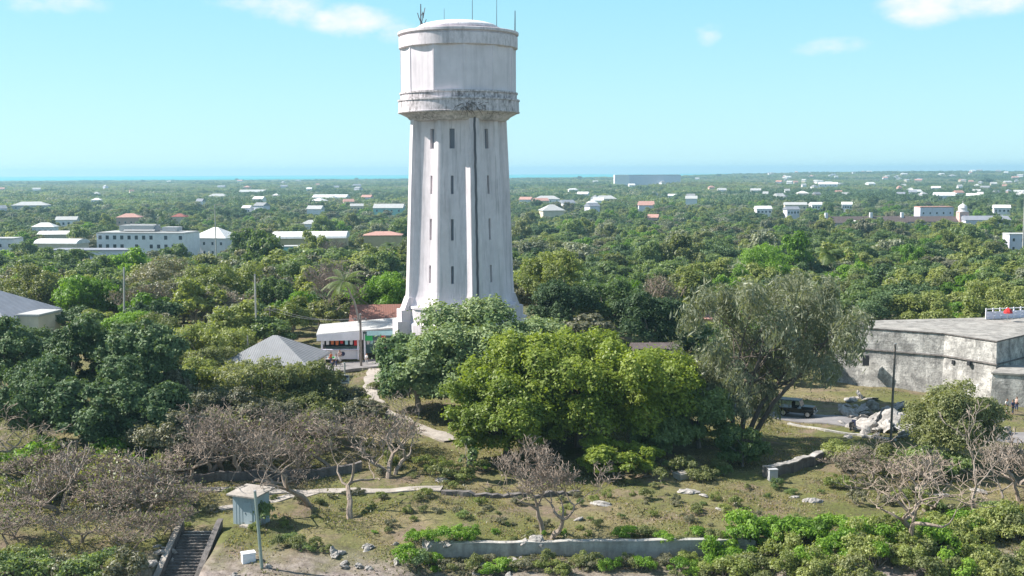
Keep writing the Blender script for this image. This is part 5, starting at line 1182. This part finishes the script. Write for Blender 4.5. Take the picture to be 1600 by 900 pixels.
while y < 268:
    x = -.48 * y - 6 + fr.uniform(0, 6)
    while x < .48 * y + 8:
        px_, py_ = x + fr.uniform(-2.5, 2.5), y + fr.uniform(-2.5, 2.5)
        hid = 646 < 800 + px_ / py_ * F_PX < 795
        if not blocked(px_, py_) and not in_fort(px_, py_) and not hid:
            k = variant(px_, py_); s_ = fr.uniform(.78, 1.15)
            zone = 'left of the tower' if px_ < TX else ('right of the tower' if px_ / py_ * F_PX + 800 < 1200 else 'behind the casuarina and the fort')
            put_tree(VK[k][1], f'{VK[k][2]} tree in the wood {zone}', VAR[k], (px_, py_, Hf(px_, py_) - .3), fr.uniform(0, 6.28), (s_, s_, s_ * fr.uniform(.72, 1.12)), 'trees of the wood ' + zone); nsingle += 1
        x += fr.uniform(8.2, 10.5)
    y += 8.6
print('single wood trees', nsingle)

# ------------------------------------------------------------------ the far wood as one mass
src = bpy.data.collections.new('wood_parts')            # not linked to the scene: only the wood uses it
def src_mesh(k):
    t_, c_ = VAR[k]; n1, n2 = len(t_.vertices), len(c_.vertices)
    return c_
for k in range(8):
    o = bpy.data.objects.new('tree_%02d' % k, VAR[k][1]); src.objects.link(o)
for g, (lm, hh) in enumerate([('mid', 1.0), ('olive', .9), ('dark', 1.25), ('mid', .8), ('yellow', .9), ('casuarina', 1.0)]):
    gr = np.random.default_rng(700 + g); C, rr_ = [], []
    for q in range(42):
        C.append((gr.uniform(-26, 26), gr.uniform(-26, 26), hh * gr.uniform(2.2, 6.2))); rr_.append(gr.uniform(2.6, 4.8))
    P, N = crown_pts(gr, np.array(C), np.array(rr_), 5200, .75, .5, .35, -.2)
    Vv, Fq = leaves(gr, P, N, 1.35, .7)
    o = bpy.data.objects.new('tree_%02d' % (8 + g), np_mesh('grove', Vv, Fq, L[lm])); src.objects.link(o)
pts, rot, scl, idx = [], [], [], []
def addp(x, y, z, r, s, i): pts.append((x, y, z)); rot.append(r); scl.append(s); idx.append(i)
pm_ = palm(5, 7.5, (.6, .2), 15, 3.0)
o = bpy.data.objects.new('tree_14', pm_[1]); src.objects.link(o)
y = 268.0
while y < 1150:
    st = 8.3 + (y - 268) * .004; x = -.49 * y - 10
    while x < .49 * y + 12:
        a, b = x + fr.uniform(-3, 3), y + fr.uniform(-3, 3)
        if not blocked(a, b) and fr.uniform() < .95:
            s_ = fr.uniform(.6, 1.35) if fr.uniform() > .07 else fr.uniform(1.4, 1.75); addp(a, b, Hf(a, b) - .4, fr.uniform(0, 6.28), (s_ * 1.05, s_ * 1.05, min(s_, 1.35) * fr.uniform(.72, 1.08) * (1.0 if fr.uniform() > .06 else 1.5)), variant(a, b) if fr.uniform() > .03 else 14)
        x += st * fr.uniform(.85, 1.2)
    y += st
def grove_variant(x, y):
    if 1180 < y < 1750 and x > .2 * y: return 10
    s = math.sin(x * .004 + 2) + math.sin(y * .005 + x * .003)
    w = np.maximum(np.array([.25, .2 - .06 * s, .12 + .1 * s, .2, .12 - .05 * s, .12]), .01); return 8 + int(fr.choice(6, p=w / w.sum()))
y = 1150.0
while y < 6020:
    st = 36 if y < 2600 else 36 + (y - 2600) * .012; f = st / 36; x = -.5 * y - 40
    while x < .5 * y + 40:
        a, b = x + fr.uniform(-.3, .3) * st, y + fr.uniform(-.3, .3) * st
        if not blocked(a, b) and fr.uniform() < .93:
            addp(a, b, Hf(a, b) - .3, fr.uniform(0, 6.28), (f * 1.0, f * 1.0, fr.uniform(.85, 1.25) * (1 + (f - 1) * .12) * (1 if y < 4600 or x > 900 else .62)), grove_variant(a, b) if fr.uniform() > .03 else 14)
        x += st
    y += st * .9
# a few lone tall pines that break the skyline
for px, Y, s_ in [(1533, 2600, 2.4), (1538, 2620, 2.2), (905, 4200, 2.0), (700, 4000, 2.0), (375, 5200, 1.8), (1160, 3600, 2.0), (560, 5000, 1.9), (230, 4300, 1.9), (1410, 3900, 1.8), (1120, 4200, 1.9)]:
    x = X(px, Y); addp(x, Y, Hf(x, Y) - .4, 1.0, (s_ * 1.2, s_ * 1.2, s_ * 1.25), 1)
me = bpy.data.meshes.new('distant_wood'); me.vertices.add(len(pts)); me.vertices.foreach_set('co', np.array(pts, np.float32).ravel())
a_ = me.attributes.new('turn', 'FLOAT', 'POINT'); a_.data.foreach_set('value', np.array(rot, np.float32))
a_ = me.attributes.new('size', 'FLOAT_VECTOR', 'POINT'); a_.data.foreach_set('vector', np.array(scl, np.float32).ravel())
a_ = me.attributes.new('pick', 'INT', 'POINT'); a_.data.foreach_set('value', np.array(idx, np.int32))
wood = link('distant_wood', me); tag(wood, 'dense green wood stretching from behind the tower to the sea', 'wood', None, 'stuff')
ng = bpy.data.node_groups.new('wood', 'GeometryNodeTree')
ng.interface.new_socket('Geometry', in_out='INPUT', socket_type='NodeSocketGeometry'); ng.interface.new_socket('Geometry', in_out='OUTPUT', socket_type='NodeSocketGeometry')
gi, go = ng.nodes.new('NodeGroupInput'), ng.nodes.new('NodeGroupOutput')
ci = ng.nodes.new('GeometryNodeCollectionInfo'); ci.inputs[0].default_value = src; ci.inputs[1].default_value = True; ci.inputs[2].default_value = True
ip = ng.nodes.new('GeometryNodeInstanceOnPoints'); ip.inputs['Pick Instance'].default_value = True
def attr(nm, ty):
    q = ng.nodes.new('GeometryNodeInputNamedAttribute'); q.data_type = ty; q.inputs[0].default_value = nm; return q.outputs[0]
cxyz = ng.nodes.new('ShaderNodeCombineXYZ'); ng.links.new(attr('turn', 'FLOAT'), cxyz.inputs[2])
er = ng.nodes.new('FunctionNodeEulerToRotation'); ng.links.new(cxyz.outputs[0], er.inputs[0])
ng.links.new(gi.outputs[0], ip.inputs['Points']); ng.links.new(ci.outputs[0], ip.inputs['Instance']); ng.links.new(attr('pick', 'INT'), ip.inputs['Instance Index'])
ng.links.new(er.outputs[0], ip.inputs['Rotation']); ng.links.new(attr('size', 'FLOAT_VECTOR'), ip.inputs['Scale']); ng.links.new(ip.outputs[0], go.inputs[0])
wood.modifiers.new('wood', 'NODES').node_group = ng
print('wood instances', len(pts))

# ------------------------------------------------------------------ grass and low undergrowth
def cover(name, label, cat, n, xs, ys, lmat, size, height, thr, seed, aspect=.3, up=1.6):
    g = np.random.default_rng(seed); x = g.uniform(*xs, n); y = g.uniform(*ys, n)
    d = np.sin(x * .55 + y * .31) + np.sin(x * .23 - y * .47 + 2) + np.sin(x * 1.3 + y * .9 + seed) * .6 + g.normal(0, .5, n)
    k = (d > thr) & (np.abs(x) < .5 * y + 3) & ~((x > -26.2) & (x < -21) & (y < 88)); x, y = x[k], y[k]
    # keep the road and the tower clear
    k = ~((np.abs(y - np.interp(x, [-30, -6, 9, 22, 32.5, 41, 50, 70], [146, 150, 147, 137, 126.5, 119.5, 115.5, 110])) < 3.6)); x, y = x[k], y[k]
    z = H(x, y) + g.uniform(0, height, len(x)) * .5
    P = np.stack([x, y, z], 1); N = unit(np.stack([g.normal(size=len(x)), g.normal(size=len(x)), g.normal(0, .5, len(x))], 1))
    Vv, Fq = leaves(g, P, N, size, aspect, (0, 0, up))
    o = link(name, np_mesh(name, Vv, Fq, L[lmat])); return tag(o, label, cat, None, 'stuff')
cover('grass', 'short dry tan and green grass on the terraces', 'grass', 120000, (-42, 46), (79, 127), 'grass', .18, .1, -.3, 3)
cover('leaf_litter', 'dry brown leaf litter and twigs scattered over the terraces', 'leaf litter', 60000, (-50, 50), (74, 128), 'litter', .17, .02, -.2, 9, .6, .1)
cover('weeds', 'green weeds growing in patches through the terrace grass', 'weeds', 36000, (-42, 46), (78, 127), 'weed', .16, .12, .7, 4, .5)
cover('undergrowth', 'brownish undergrowth under the trees of the near hill', 'undergrowth', 60000, (-58, 60), (70, 160), 'drab', .24, .4, .9, 5, .5, .8)

# ------------------------------------------------------------------ haze
hz = NT('haze'); pv = hz.n('ShaderNodeVolumePrincipled')
pv.inputs['Color'].default_value = (.45, .75, .92, 1); pv.inputs['Density'].default_value = HAZE
pv.inputs['Anisotropy'].default_value = 0.2
hz.l(pv.outputs[0], hz.out.inputs['Volume'])
hb = MB().box((0, 6800, 35), (30100, 14700, 90)).build('haze', hz.m); hb['kind'] = 'stuff'; hb['label'] = 'thin blue haze over the far wood and sea'; hb['category'] = 'haze'
